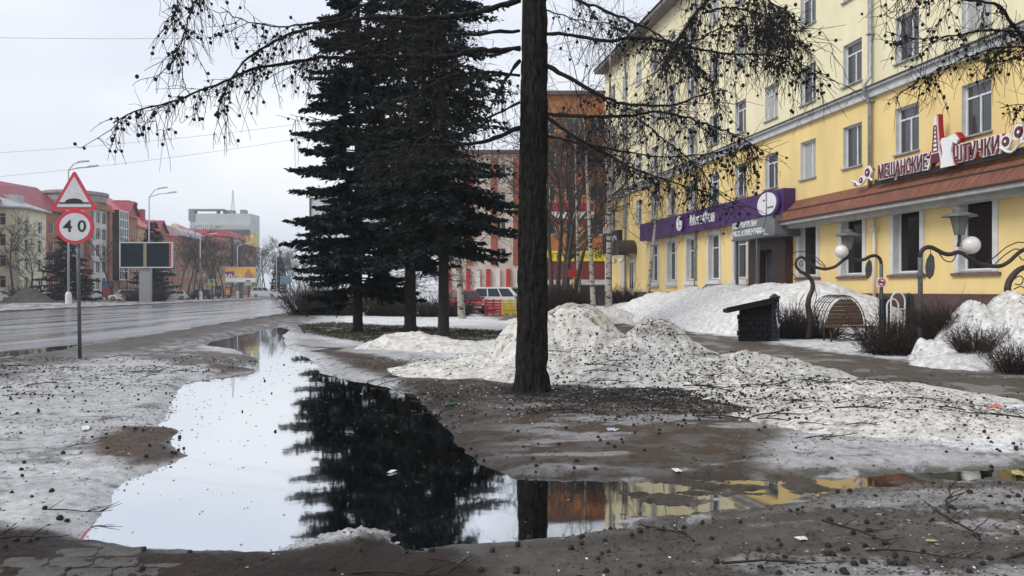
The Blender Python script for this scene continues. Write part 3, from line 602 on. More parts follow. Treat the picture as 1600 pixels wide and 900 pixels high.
# ================================================================== BUILDINGS
def wall_open(W0, W1, Z0, Z1, ops, reveal=.22):
    """front wall in the x-z plane (y=0, outside is -y) with real openings and reveals"""
    xs = sorted({W0, W1, *[o[0] for o in ops], *[o[1] for o in ops]}); zs = sorted({Z0, Z1, *[o[2] for o in ops], *[o[3] for o in ops]})
    xs = [x for x in xs if W0 <= x <= W1]; zs = [z for z in zs if Z0 <= z <= Z1]; mb = MB()
    for i in range(len(xs) - 1):
        for j in range(len(zs) - 1):
            cx, cz = (xs[i] + xs[i + 1]) / 2, (zs[j] + zs[j + 1]) / 2
            if any(o[0] < cx < o[1] and o[2] < cz < o[3] for o in ops): continue
            mb.add([(xs[i], 0, zs[j]), (xs[i + 1], 0, zs[j]), (xs[i + 1], 0, zs[j + 1]), (xs[i], 0, zs[j + 1])], [(0, 1, 2, 3)])
    rv = MB()
    for a, b, c, d in ops:
        rv.add([(a, 0, c), (b, 0, c), (b, 0, d), (a, 0, d), (a, reveal, c), (b, reveal, c), (b, reveal, d), (a, reveal, d)], [(0, 1, 5, 4), (2, 3, 7, 6), (1, 2, 6, 5), (3, 0, 4, 7)])
    return mb, rv
glass = mat('window_glass', (.045, .05, .055), .06, .4, .6, spec=.8); glassd = mat('dark_glass', (.012, .013, .016), .08, .3, .6, spec=.35)
white = mat('white_paint', (.62, .62, .61), .55, .12, 3); whitef = mat('white_frame', (.66, .67, .68), .45, .08, 3); curtain = mat('net_curtain', (.40, .40, .38), .9, .3, 5, stretch=(6, 1, .3))
WM = {}
def window(root, x0, x1, z0, z1, y=.14, style=0, gm=None, sill=True, fm=None):
    key = (round(x1 - x0, 2), round(z1 - z0, 2), style, y); w, h = x1 - x0, z1 - z0; t = .06 if h < 3 and w < 3 else .08
    if key not in WM:
        mb = MB().box(0, t, 0, .07, 0, h).box(w - t, w, 0, .07, 0, h).box(t, w - t, 0, .07, 0, t).box(t, w - t, 0, .07, h - t, h)
        if style == 0: mb.box(w * .55, w * .55 + t, .002, .068, t, h - t)
        if style == 1: mb.box(w * .5 - t / 2, w * .5 + t / 2, .002, .068, t, h * .72).box(t, w - t, .004, .066, h * .72, h * .72 + t)
        if style == 2: mb.box(t, w - t, .002, .068, h * .7, h * .7 + t)
        if style == 4:
            for k in (1, 2): mb.box(w * k / 3 - t / 2, w * k / 3 + t / 2, .002, .068, t, h - t)
            for k in (1, 2, 3, 4): mb.box(t, w - t, .004, .066, h * k / 5 - t / 2, h * k / 5 + t / 2)
        pn = MB().box(t * .5, w - t * .5, .034, .044, t * .5, h - t * .5); sl = MB().box(-.06, w + .06, -.24, .02, -.06, -.004)
        rv = MB().add([(0, -y, 0), (w, -y, 0), (w, -y, h), (0, -y, h), (0, .1, 0), (w, .1, 0), (w, .1, h), (0, .1, h)], [(0, 1, 5, 4), (2, 3, 7, 6), (1, 2, 6, 5), (3, 0, 4, 7)])
        WM[key] = (mb.mesh('window'), pn.mesh('pane'), sl.mesh('sill'), rv.mesh('reveal'))
    f, p, s, rvm = WM[key]; o = link('window', f, fm or whitef, root); o.location = (x0, y, z0)
    pp = link('pane', p, None, o); link('reveal', rvm, white, o)
    if not p.materials: p.materials.append(gm or glass)
    elif gm and p.materials[0] != gm: pp.material_slots[0].link = 'OBJECT'; pp.material_slots[0].material = gm
    if sill: link('sill', s, mat('sill_grey', (.33, .33, .34), .6, .2, 4), o)
    return o
# ---- the yellow building: local x runs towards the camera, local y into the house
FA = -.16; FL = math.hypot(1, .16); fx = lambda Y: 17.47 - .16 * Y
YB = 63.0
def fs(Y): return (YB - Y) * FL            # distance along the facade from its far end
YR = math.atan2(-1, .16)                    # direction of local x
yb = thing('yellow_building', 'long yellow five-storey building with shops on the ground floor', 'building', (fx(YB), YB, 0), YR)
pale = mat('pale_yellow_plaster', (.82, .75, .51), .85, .09, .9, .12, 30, stretch=(1, 1, .35)); yel = mat('yellow_plaster', (.81, .615, .27), .85, .11, .9, .12, 30, stretch=(1, 1, .35))
plin = mat('brown_plinth', (.085, .045, .042), .5, .25, 3); grey = mat('grey_trim', (.38, .38, .37), .7, .2, 4)
cols = [23.6 - 6.24 + 3.12 * k for k in range(15)]     # window axes measured every 3.12 m
ops_u, ops_l, ops_g = [], [], []
for k, Y in enumerate(cols):
    s = fs(Y)
    for z in (9.2, 12.4, 15.55): ops_u.append((s - .6, s + .6, z, z + 1.56))
    ops_l.append((s - .6, s + .6, 6.1, 7.66))
    if 35.4 < Y < 37.4: ops_g.append((fs(35.9) - 1.25, fs(35.9) + 1.25, 1.39, 4.25))
    elif Y < 53: ops_g.append((s - .68, s + .68, 2.08, 4.42))
SW = fs(14)
a, rv = wall_open(0, SW, 8.62, 18.6, ops_u); part('wall', a, pale, yb); None
a, rv = wall_open(0, SW, 1.38, 8.36, ops_l + ops_g, .24); part('wall', a, yel, yb); None
part('plinth', MB().box(0, SW, -.06, .3, -.3, 1.38), plin, yb)
part('wall', MB().box(-.25, -.004, 0, 12, 0, 18.6), pale, yb)
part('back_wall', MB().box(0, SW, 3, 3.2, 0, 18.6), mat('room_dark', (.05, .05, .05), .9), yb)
c = part('cornice', MB().box(0, SW, -.16, .02, 8.363, 8.62).box(0, SW, -.28, .02, 8.624, 8.70), mat('cornice_white', (.55, .56, .57), .6, .15, 3), yb)
part('cornice_flashing', MB().box(-.02, SW, -.34, .0, 8.704, 8.735), mat('flashing', (.07, .075, .085), .5), c)
e = part('eaves', MB().prism([(0, 0)] * 0 or [(-.6, 18.604), (SW, 18.604), (SW, 18.85), (-.6, 18.85)], -.8, 12.4), mat('eaves_grey', (.20, .18, .17), .8, .2, 2), yb)
rf = MB().add([(-.7, -.9, 18.86), (SW, -.9, 18.86), (SW, 6, 22.5), (-.7, 6, 22.5), (-.7, 12.5, 18.86), (SW, 12.5, 18.86)], [(0, 1, 2, 3), (3, 2, 5, 4), (0, 3, 4)])
part('roof', rf, mat('roof_brown', (.11, .07, .06), .7, .2, 1), yb)
for i, (a0, b0, c0, d0) in enumerate(ops_u + ops_l): window(yb, a0, b0, c0, d0, .15, (0, 1, 1, 0, 1)[(i * 7) % 5], (glass, glass, curtain, glass)[(i * 5) % 4])
for (a0, b0, c0, d0) in ops_g:
    if b0 - a0 > 2: continue
    far = a0 < fs(37.4)
    window(yb, a0, b0, c0, d0, .2, 2 if far else 3, glass if far else glassd)
    sm = MB().box(a0 - .2, a0 - .003, -.05, .0, c0 - .05, d0 + .2).box(b0 + .003, b0 + .2, -.05, .0, c0 - .05, d0 + .2).box(a0 - .0025, b0 + .0025, -.049, .0, d0 + .004, d0 + .199)
    part('window_surround', sm, white, yb)
    if far: part('window_ledge', MB().box(a0 - .25, b0 + .25, -.16, -.0, c0 - .32, c0 - .07).box(a0 - .18, b0 + .18, -.1, -.0, c0 - .42, c0 - .324), white, yb)
    else: part('window_ledge', MB().box(a0 - .3, b0 + .3, -.09, -.0, c0 - .16, c0 - .07), mat('ledge_brown', (.16, .10, .09), .6), yb)
pipe = mat('drainpipe', (.33, .34, .35), .45, .25, 5, metal=.3)
for Y, z0, z1, m in ((28.55, 5.2, 18.6, pipe), (44.6, .9, 18.6, pipe), (28.3, .6, 4.3, white), (57.5, .9, 18.6, pipe)):
    s = fs(Y); r = .075 if m is pipe else .05; p = part('drainpipe', MB().tube([(s, -.14, z0), (s, -.14, 8.2), (s, -.36, 8.5), (s, -.36, 8.8), (s, -.14, 9.1), (s, -.14, z1)] if z1 > 9 else [(s, -.14, z0), (s, -.14, z1)], r, 10), m, yb, True)
    b = MB()
    for z in np.arange(z0 + .6, z1, 2.4): b.box(s - .1, s + .1, -.25, .0, z, z + .04)
    part('bracket', b, m, p)
# ---- brown shingle canopy over the right-hand shop
cs0, cs1 = fs(33.9), SW
shm = mat('brown_shingle', (.24, .085, .05), .7, .45, 2.2, .9, 30, stretch=(6, 1, .6), col2=(.34, .13, .075))
cn = part('shop_canopy', MB().prism([(0, 0), (0, .1)], 0, 0) if 0 else MB().add([(cs0, -.95, 4.36), (cs1, -.95, 4.36), (cs1, -.55, 4.82), (cs0, -.55, 4.82), (cs0, -.5, 4.80), (cs1, -.5, 4.80), (cs1, -.004, 5.28), (cs0, -.004, 5.28)], [(0, 1, 2, 3), (4, 5, 6, 7)]), shm, yb)
lip = MB()
lip.box(cs0, cs1, -.60, -.54, 4.785, 4.835).box(cs0, cs1, -.99, -.93, 4.325, 4.375)
part('shingle_lip', lip, mat('shingle_dark', (.06, .03, .025), .8), cn)
so_ = part('soffit', MB().box(cs0, cs1, -.92, -.004, 4.2, 4.32).box(cs0, cs1, -.62, -.004, 4.06, 4.196), grey, cn)
end = MB().prism([(0, 0)], 0, 0) if 0 else MB().add([(cs0 - .002, -.95, 4.33), (cs0 - .002, -.004, 4.33), (cs0 - .002, -.004, 5.28)], [(0, 1, 2)]); part('canopy_end', end, grey, cn)
# ---- purple fascia sign
ps0, ps1 = fs(53.0), fs(33.95)
pur = mat('purple_sign_board', (.058, .014, .115), .4, .12, 2)
sg = part('fascia_sign', MB().box(ps0, ps1, -.55, -.02, 4.72, 5.82), pur, yb); sg['label'] = 'purple shop sign board with white lettering'
wl = mat('white_letter', (.78, .78, .78), .4, .05, 3)
text('lettering', 'МегаФон', .78, wl, sg, (fs(42.6), -.575, 5.27), ext=.02, off=.014, fit=3.3)
for Y, r, ex in ((45.6, .42, 1.), (35.2, .50, 1.75)):
    s = fs(Y); ds = MB(); n = 28
    ds.prism([(s + ex * (r + .12) * math.cos(2 * PI * j / n), 5.27 + (r + .12) * math.sin(2 * PI * j / n)) for j in range(n)], -.66, -.555); d = part('emblem_ring', ds, pur, sg)
    part('emblem_disc', MB().prism([(s + ex * r * math.cos(2 * PI * j / n), 5.27 + r * math.sin(2 * PI * j / n)) for j in range(n)], -.69, -.662), wl, d)
    mk = MB().box(s - .03 * r, s + .03 * r + .02, -.71, -.692, 5.27 - r * .95, 5.27 + r * .05).box(s - .03 * r + .0, s + .03 * r + .02, -.71, -.692, 5.27 + r * .12, 5.27 + r * .95)
    for k in range(3): mk.prism([(s + ex * r * (.22 + .22 * k) + ex * .08 * r * math.cos(j * PI / 4), 5.27 - r * .35 + .08 * r * math.sin(j * PI / 4)) for j in range(8)], -.71, -.692)
    mk.prism([(s - ex * r * .25 + ex * .09 * r * math.cos(j * PI / 4), 5.27 + r * .35 + .09 * r * math.sin(j * PI / 4)) for j in range(8)], -.71, -.692)
    part('emblem_mark', mk, pur, d)
# ---- service entrance: brown lobby, grey lightbox canopy, posts, rails
d0 = fs(35.9); ent = mat('entrance_brown', (.045, .022, .02), .45, .2, 3); gm_ = mat('grey_metal', (.16, .17, .18), .4, .2, 5, metal=.4)
en = part('entrance', MB().box(d0 - 1.75, d0 - .75, -.35, .3, .8, 3.75).box(d0 + .55, d0 + 1.75, -.35, .3, .8, 3.75).box(d0 - .74, d0 + .54, -.33, .3, 3.3, 3.74), ent, yb)
dr = part('door', MB().box(d0 - .7, d0 + .5, .05, .12, 1.0, 3.25), mat('blue_glass', (.06, .075, .09), .1, .4, 1), en); part('door_frame', MB().box(d0 - .73, d0 - .62, .0, .16, 1.0, 3.29).box(d0 + .44, d0 + .54, .0, .16, 1.0, 3.29).box(d0 - .12, d0 - .04, -.0, .045, 1.0, 3.25), gm_, dr)
cb = part('entrance_canopy', MB().box(d0 - 1.7, d0 + 2.35, -1.15, -.01, 3.85, 4.62), mat('canopy_grey', (.20, .215, .235), .35, .12, 2, metal=.3), yb)
text('lettering', 'БСЛУЖИВАНИЯ', .36, wl, cb, (d0 - .45, -1.17, 4.42), ext=.015, off=.004, fit=2.4); text('lettering', 'НЫХ КЛИЕНТОВ', .36, wl, cb, (d0 - .2, -1.17, 4.05), ext=.015, off=.004, fit=2.9)
part('canopy_edge', MB().box(d0 - 1.75, d0 + 2.4, -1.2, -.012, 3.76, 3.846), gm_, cb)
for s in (d0 - 1.5, d0 + .6): part('post', MB().box(s - .06, s + .06, -1.1, -.98, 0, 3.757), gm_, cb)
part('entrance_steps', MB().box(d0 - 2, d0 + 2, -2.2, -.07, 0, .7).box(d0 - 2, d0 + 2, -1.9, -.068, .704, .98), mat('concrete', (.22, .21, .20), .9, .2, 4), yb)
rl = MB()
for y in (-1.95,):
    rl.tube([(d0 - 4.6, y, 1.05), (d0 - 2.9, y, 1.75), (d0 - .6, y, 1.75)], .025, 6).tube([(d0 - 4.6, y, .75), (d0 - 2.9, y, 1.4), (d0 - .6, y, 1.4)], .02, 6)
    for s, z0, z1 in ((d0 - 4.5, 0, 1.1), (d0 - 2.9, .7, 1.76), (d0 - 1.75, .7, 1.76), (d0 - .6, .7, 1.76)): rl.tube([(s, y, z0), (s, y, z1)], .022, 6)
part('handrail', rl, mat('black_iron', (.018, .018, .02), .5, .3, 9), yb)
cc = tag(part('security_camera', MB().box(-.06, .06, -.32, .1, -.06, .06).box(-.08, .08, -.38, .12, .063, .085).tube([(0, .02, -.06), (0, .1, -.16), (0, .25, -.16)], .025, 6), white), 'white security camera below the grey entrance canopy', 'camera')
cc.matrix_world = Matrix.Translation((fx(YB), YB, 0)) @ Matrix.Rotation(YR, 4, 'Z') @ Matrix.Translation((d0 + 1.9, -1.45, 4.0)) @ Matrix.Rotation(-.9, 4, 'Z')
# ---- raised letters above the canopy: fancy-goods shop
sgn = thing('shop_lettering', 'burgundy raised letters with white outlines above the brown canopy', 'sign', (fx(YB), YB, 0), YR)
bur = mat('burgundy_letter', (.11, .012, .028), .4, .1, 4); red = mat('red_letter_side', (.40, .012, .02), .4, .1, 4); blk = mat('black_tray', (.02, .018, .018), .6)
part('tray', MB().box(fs(27.9), fs(20.6), -.40, -.3, 5.14, 5.32), blk, sgn)
for body, Y, sx in (('МЕЩАНСКИЕ', 26.3, 2.5), ('ШТУЧКИ', 23.02, 1.78)):
    s = fs(Y)
    text('letter_outline', body, .66, wl, sgn, (s, -.46, 5.49), ext=.03, off=.034, fit=sx + .06); text('letter_face', body, .66, bur, sgn, (s, -.505, 5.49), ext=.012, off=.004, fit=sx); text('letter_return', body, .66, red, sgn, (s + .02, -.38, 5.49), ext=.04, off=.036, fit=sx + .08)
def sx_(Y, pts): return [(fs(Y) + a, b) for a, b in pts]
tw = [(-.62, 5.33), (-.40, 5.40), (-.27, 5.62), (-.19, 5.90), (-.12, 6.3), (-.07, 6.75), (-.05, 7.15), (.05, 7.15), (.07, 6.75), (.12, 6.3), (.19, 5.90), (.27, 5.62), (.40, 5.40), (.62, 5.33), (.34, 5.30), (.24, 5.50), (.0, 5.58), (-.24, 5.50), (-.34, 5.30)]
tw = [(a * (1.0 if abs(a) > .2 else .9), 5.24 + (b - 5.3) * .87) for a, b in tw]
part('tower_shape', MB().prism(sx_(24.7, tw), -.50, -.44), wl, sgn); part('tower_back', MB().prism(sx_(24.66, [(a * 1.08, 5.3 + (b - 5.3) * 1.03) for a, b in tw]), -.438, -.3), red, sgn)
tl = MB()
for z0, z1, w0, w1 in ((5.76, 6.55, .15, .06), (5.44, 5.68, .26, .19)):
    for k in range(7):
        t = k / 6; z = z0 + (z1 - z0) * t; w = (w0 + (w1 - w0) * t) * .8; tl.box(fs(24.7) - w, fs(24.7) + w, -.512, -.502, z - .02, z + .02)
    for sg_ in (-1, 1): tl.hexa([(fs(24.7) + sg_ * w0 * .8 - .02, -.515, z0), (fs(24.7) + sg_ * w0 * .8 + .02, -.515, z0), (fs(24.7) + sg_ * w0 * .8 + .02, -.503, z0), (fs(24.7) + sg_ * w0 * .8 - .02, -.503, z0)], [(fs(24.7) + sg_ * w1 * .8 - .02, -.515, z1), (fs(24.7) + sg_ * w1 * .8 + .02, -.515, z1), (fs(24.7) + sg_ * w1 * .8 + .02, -.503, z1), (fs(24.7) + sg_ * w1 * .8 - .02, -.503, z1)])
part('tower_lattice', tl, bur, sgn)
ds = [(-.34, 5.22), (-.22, 5.75), (-.27, 6.02), (-.34, 6.2), (-.25, 6.32), (-.08, 6.3), (.1, 6.32), (.36, 6.36), (.56, 6.12), (.46, 5.98), (.28, 6.08), (.2, 5.75), (.34, 5.22)]
ds = [(a * .85, 5.2 + (b - 5.22) * .82) for a, b in ds]
part('dress_shape', MB().prism(sx_(24.12, ds), -.56, -.50), wl, sgn); part('dress_back', MB().prism(sx_(24.07, [(a * 1.04, 5.2 + (b - 5.2) * 1.04) for a, b in ds]), -.498, -.34), red, sgn)
for Y, fl in ((28.4, 1), (21.55, -1)):
    for a, b, r in ((.25, 5.62, .22), (-.13, 5.4, .15), (-.5, 5.3, .10)) if fl > 0 else ((.1, 5.72, .23), (-.36, 5.55, .2), (.6, 5.66, .26)):
        s = fs(Y) + a; n = 20; o = MB()
        o.prism([(s + r * (1 + .1 * math.cos(5 * 2 * PI * j / n)) * math.cos(2 * PI * j / n), b + r * (1 + .1 * math.cos(5 * 2 * PI * j / n)) * math.sin(2 * PI * j / n)) for j in range(n)], -.5, -.44); o = part('flower', o, wl, sgn)
        part('flower_centre', MB().prism([(s + r * .68 * math.cos(2 * PI * j / n), b + r * .68 * math.sin(2 * PI * j / n)) for j in range(n)], -.515, -.503), bur, o)
        part('flower_eye', MB().prism([(s + r * .2 * math.cos(2 * PI * j / 8), b + r * .2 * math.sin(2 * PI * j / 8)) for j in range(8)], -.53, -.517), wl, o)
    part('scroll', MB().tube([(fs(Y) + t, -.47, 5.34 + .1 * math.sin(t * 7)) for t in np.linspace(-.75, .5, 16)], .04, 6), wl, sgn)
# ---- neighbouring shop door at the far end: domed awning, white door, dark board
s = fs(56.2)
aw = MB(); n = 10
for i in range(n + 1):
    a = PI * i / n
    for y in (-1.3, -.02): aw.v.append((s + 1.05 * math.cos(a), y, 4.0 + 1.0 * math.sin(a) ** .7))
aw.f = [(2 * i, 2 * i + 1, 2 * i + 3, 2 * i + 2) for i in range(n)] + [tuple(range(0, 2 * n + 2, 2))]
A = part('awning', aw, mat('awning_brown', (.045, .032, .026), .5, .3, 3), yb)
part('awning_frame', MB().box(s - 1.05, s + 1.05, -1.33, -1.29, 3.93, 4.0).box(s - .03, s + .03, -1.33, -1.3, 4.0, 4.95), mat('black_iron', (0, 0, 0)), A)
dw = part('door', MB().box(s - .55, s + .6, -.10, -.01, 1.1, 3.7), white, yb); part('pane', MB().box(s - .38, s - .02, -.12, -.102, 1.6, 3.4).box(s + .1, s + .45, -.12, -.102, 1.6, 3.4), glass, dw)
for a in (-.85, .85): part('globe_lamp', MB().lathe([(.02, -.2), (.14, -.14), (.2, 0), (.14, .14), (.02, .2)], (s + a, -1.1, 3.55), 12), mat('lamp_globe', (.70, .69, .66), .3, .04, 3), yb, True)
bd = part('shop_board', MB().box(fs(62.9), fs(58.6), -.3, -.02, 4.3, 5.9), blk, yb); text('lettering', 'КО', 1.0, wl, bd, (fs(60.0), -.33, 5.1), ext=.02, sx=1.4)
part('pilaster', MB().box(fs(58.5), fs(57.8), -.12, -.004, .4, 4.2), white, yb)
# ---- orange building at the end of the court and the pale one behind the spruces
org = mat('orange_plaster', (.42, .16, .05), .85, .2, .6); brk = mat('orange_brick', (.30, .11, .06), .85, .25, 2, .2)
def slab(name, label, px0, px1, Y, ztop, wm, rows, ncol, wz=1.5, roofm=None, z0=3.2, dz=3.1, depth=12, ww=1.3, style=0):
    x0 = (px0 - 800) / F * Y; x1 = (px1 - 800) / F * Y; r = thing(name, label, 'building', (x0, Y, 0)); Wd = x1 - x0; ops = []
    for i in range(rows):
        for j in range(ncol): c = Wd * (j + .5) / ncol; ops.append((c - ww / 2, c + ww / 2, z0 + dz * i, z0 + dz * i + wz))
    a, rv = wall_open(0, Wd, 0, ztop, ops); part('wall', a, wm, r); None; part('side_wall', MB().box(-.3, -.004, 0, depth, 0, ztop).box(Wd + .004, Wd + .3, 0, depth, 0, ztop), wm, r)
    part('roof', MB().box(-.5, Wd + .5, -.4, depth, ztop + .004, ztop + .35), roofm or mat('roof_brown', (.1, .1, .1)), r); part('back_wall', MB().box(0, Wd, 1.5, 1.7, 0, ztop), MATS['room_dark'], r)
    for o in ops: window(r, *o, .14, style, sill=False)
    return r, Wd
ob, ow = slab('orange_building', 'orange building with yellow and red shop banners behind bare trees', 838, 952, 74, 19.5, org, 4, 3, z0=6.6, style=0)
ysg = part('yellow_banner', MB().box(.4, ow - .4, -.35, -.01, 4.15, 5.1), mat('yellow_banner', (.75, .62, .03), .5, .2, 2), ob); text('lettering', 'ПРОДУКТЫ', .62, mat('brown_letter', (.18, .10, .02), .5), ysg, (ow * .55, -.37, 4.62), ext=.01, sx=1.3)
rs_ = part('red_shopfront', MB().box(.3, ow - .3, -.25, -.012, 1.9, 4.14), mat('red_panel', (.17, .022, .03), .5, .2, 2), ob)
part('red_banner', MB().box(.8, ow - 1.6, -.30, -.013, 7.9, 9.5), mat('crimson_panel', (.30, .02, .05), .5, .2, 2), ob); part('white_panel', MB().box(1.4, ow - 1.4, -.34, -.302, 8.1, 8.7), white, ob)
part('shop_shutter', MB().box(.3, ow - .3, -.2, -.014, .1, 1.88), mat('dark_shop', (.05, .045, .045), .5), ob); part('shop_awning', MB().hexa([(.2, -1.5, 1.95), (ow - .2, -1.5, 1.95), (ow - .2, -.26, 2.35), (.2, -.26, 2.35)], [(.2, -1.5, 2.02), (ow - .2, -1.5, 2.02), (ow - .2, -.26, 2.45), (.2, -.26, 2.45)]), grey, ob)
pk = mat('pinkish_plaster', (.55, .50, .45), .85, .12, 1)
pb, pw_ = slab('pale_building', 'pale building with orange stripes and red columns behind the spruces', 690, 836, 88, 16.5, pk, 4, 4, z0=4.6)
for t in (.30, .56, .80): part('orange_strip', MB().box(pw_ * t - .35, pw_ * t + .35, -.12, -.004, 4.2, 16), brk, pb)
for k in range(9): part('column', MB().box(.5 + k * 1.1, .95 + k * 1.1, -.3, -.004, 0, 3.8), (mat('red_column', (.42, .03, .03), .5), white)[k % 2], pb)
# ---- street row across the road
SR = thing  # street frame: local x runs away along the street, outside faces the road
def row_pt(px): k = (800 - px) / F; Y = 55.3 / (k - .1); return (-55.3 - .1 * Y, Y)
ROT = math.atan2(1, -.1)
crim = mat('crimson_roof', (.27, .03, .055), .55, .25, .8); pink = mat('rose_roof', (.50, .09, .115), .55, .2, .6); redb = mat('red_brick', (.37, .165, .105), .85, .25, 2); tan = mat('tan_plaster', (.50, .33, .17), .85, .2, 1); crm = mat('cream_plaster', (.70, .66, .49), .85, .12, .8)
def block(name, label, px0, px1, ztop, wm, rows, ncol, setback=0., style=0, ww=1.5, wz=1.6, z0=1.6, depth=14, roof=None, end=True, dz=None):
    (xa, ya), (xb, yb_) = row_pt(px0), row_pt(px1); Lg = math.hypot(xb - xa, yb_ - ya); r = thing(name, label, 'building', (xa - setback, ya, 0), ROT, 'houses across the road'); ops = []
    dz = dz or (ztop - z0 - .6) / rows
    # outside of the wall faces the road: mirror local y by placing it at the -y side
    for i in range(rows):
        for j in range(ncol): c = Lg * (j + .5) / ncol; ops.append((c - ww / 2, c + ww / 2, z0 + dz * i, z0 + dz * i + wz))
    a, rv = wall_open(0, Lg, 0, ztop, ops); part('wall', a, wm, r); None
    if end: part('end_wall', MB().box(-.3, -.004, .0, depth, 0, ztop), wm, r)
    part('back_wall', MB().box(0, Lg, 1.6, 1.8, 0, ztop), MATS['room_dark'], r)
    for o in ops: window(r, *o, .14, style, sill=False)
    return r, Lg
# cream corner house with hipped roof
def hip(L, D, z, h, o=.5, ridge=.3): return MB().add([(-o, -o, z), (L + o, -o, z), (L + o, D + o, z), (-o, D + o, z), (L * ridge, D / 2, z + h), (L * (1 - ridge), D / 2, z + h), (-o, -o, z - .2), (L + o, -o, z - .2), (L + o, D + o, z - .2), (-o, D + o, z - .2)],
                                            [(0, 1, 5, 4), (1, 2, 5), (2, 3, 4, 5), (3, 0, 4), (6, 7, 1, 0), (9, 6, 0, 3), (7, 8, 2, 1), (8, 9, 3, 2), (6, 9, 8, 7)])
def shed(L, D, z, h, o=.4): return MB().add([(-o, -o, z), (L + o, -o, z), (L + o, D, z + h), (-o, D, z + h), (-o, -o, z - .25), (L + o, -o, z - .25), (-o, D, z - .25)], [(0, 1, 2, 3), (4, 5, 1, 0), (6, 4, 0, 3)])
def gable(x0, x1, z, h, d=5., o=.3): m = (x0 + x1) / 2; return MB().add([(x0 - o, -o - .3, z), (x1 + o, -o - .3, z), (m, -o - .3, z + h), (x0 - o, d, z), (x1 + o, d, z), (m, d, z + h)], [(0, 2, 5, 3), (2, 1, 4, 5)]), MB().add([(x0, -.02, z - .1), (x1, -.02, z - .1), (m, -.02, z + h * .92)], [(0, 1, 2)])
groof = mat('grey_sheet_roof', (.36, .37, .39), .5, .15, 1)
ch, cl = block('cream_house', 'cream four-storey house with grey hipped roof at the left edge', 31, 72, 12.6, crm, 4, 2, ww=1.1, end=False, style=1)
ops = [(c - .8, c + .8, 1.8 + 2.8 * i, 3.4 + 2.8 * i) for c in (2.4, 6.4, 10.4) for i in range(4)]
a, rv = wall_open(0, 13, 0, 12.6, ops); gw = part('gable_wall', a, crm, ch); gw.rotation_euler = (0, 0, -PI / 2); gw.location = (-.01, 13, 0)
for o in ops: w_ = window(ch, *o, .14, 1, sill=False); w_.rotation_euler = (0, 0, -PI / 2); w_.location = (.13, 13 - o[0], o[2])
part('roof', hip(cl, 13, 12.7, 2.6, .6, .25), groof, ch); part('roof_dormer', MB().box(cl * .5 - .8, cl * .5 + .8, 1.6, 3.6, 13.2, 14.6), groof, ch)
# crimson-roofed house behind it, round corner tower, brick wings
b1, l1 = block('crimson_roof_house', 'brick house with long crimson roof behind the cream house', 60, 138, 13.6, redb, 4, 4, setback=3, ww=1.6)
part('roof', MB().add([(-26, -.6, 13.5), (l1, -.6, 13.5), (l1, 5, 17.9), (-26, 5, 16.2), (-26, 11, 13.5), (l1, 11, 13.5)], [(0, 1, 2, 3), (3, 2, 5, 4), (1, 5, 2), (0, 3, 4)]), crim, b1)
part('end_wall', MB().box(-26, -.31, .1, 11, 0, 13.45), redb, b1)
t1, lt = block('corner_tower_house', 'white-windowed corner tower with grey flat top beside the round sign', 138, 168, 15.9, mat('offwhite_plaster', (.58, .57, .55), .8, .12, 1), 5, 3, ww=1.7, wz=1.9)
part('pier', MB().box(-.6, .1, -.5, .4, 0, 15.3).box(lt - .1, lt + .6, -.5, .4, 0, 15.3), redb, t1); part('roof_drum', MB().lathe([(4.6, 15.9), (4.6, 17.0), (4.9, 17.02), (4.9, 17.5), (4.4, 17.52)], (lt / 2, 3.5, 0), 28), mat('drum_grey', (.30, .29, .27), .8, .2, 1), t1); part('brick_band', MB().box(-.65, lt + .65, -.55, .0, 14.8, 15.9), redb, t1)
b2, l2_ = block('bay_window_house', 'orange brick house with glazed bay and rose-red roof', 168, 215, 15.0, redb, 4, 4, ww=1.6)
part('roof', shed(l2_, 5, 15.1, 3.6), pink, b2); g_, gw_ = gable(l2_ * .6, l2_ * .98, 15.2, 2.6); part('gable_roof', g_, crim, b2); part('gable', gw_, redb, b2)
bay = part('glazed_bay', MB().box(l2_ * .16, l2_ * .44, -1.1, .0, 3.2, 15.4), glass, b2); fr = MB()
for k in range(5): x = l2_ * (.16 + .07 * k); fr.box(x - .08, x + .08, -1.18, -1.102, 3.2, 15.4)
for k in range(9): fr.box(l2_ * .16, l2_ * .44, -1.16, -1.104, 3.2 + 1.5 * k, 3.38 + 1.5 * k)
part('bay_frame', fr, whitef, bay)
b3, l3 = block('red_roof_house', 'tan and brick house with stepped red roofs behind the blank billboard', 215, 240, 13.4, tan, 4, 3); part('roof', shed(l3, 5, 13.5, 3.0), pink, b3); part('tower', MB().box(1, 5, 2, 8, 13.5, 17.8), tan, b3); part('tower_cap', MB().box(.8, 5.2, 1.8, 8.2, 17.8, 18.4), crim, b3)
b4, l4 = block('long_red_roof_house', 'brick house with broad red roof and chimneys right of the billboard', 240, 278, 13.0, redb, 3, 4); part('roof', shed(l4, 8, 13.1, 4.4), pink, b4)
for x in (2, 9): part('chimney', MB().box(x, x + 1, 5, 6, 15.5, 18.4), crim, b4)
g_, gw_ = gable(1.5, 7.5, 13.1, 2.6); part('gable_roof', g_, crim, b4); part('gable', gw_, redb, b4)
b5, l5 = block('domed_house', 'brown house with rounded grey metal roof further down the road', 278, 315, 13.2, redb, 4, 5)
dm = MB(); n = 8
for i in range(n + 1):
    a = PI * i / n
    for x in (-.5, l5 + .5): dm.v.append((x, 5 - 6 * math.cos(a), 13.3 + 2.6 * math.sin(a)))
dm.f = [(2 * i, 2 * i + 1, 2 * i + 3, 2 * i + 2) for i in range(n)] + [tuple(range(0, 2 * n + 2, 2))]; part('roof', dm, groof, b5)
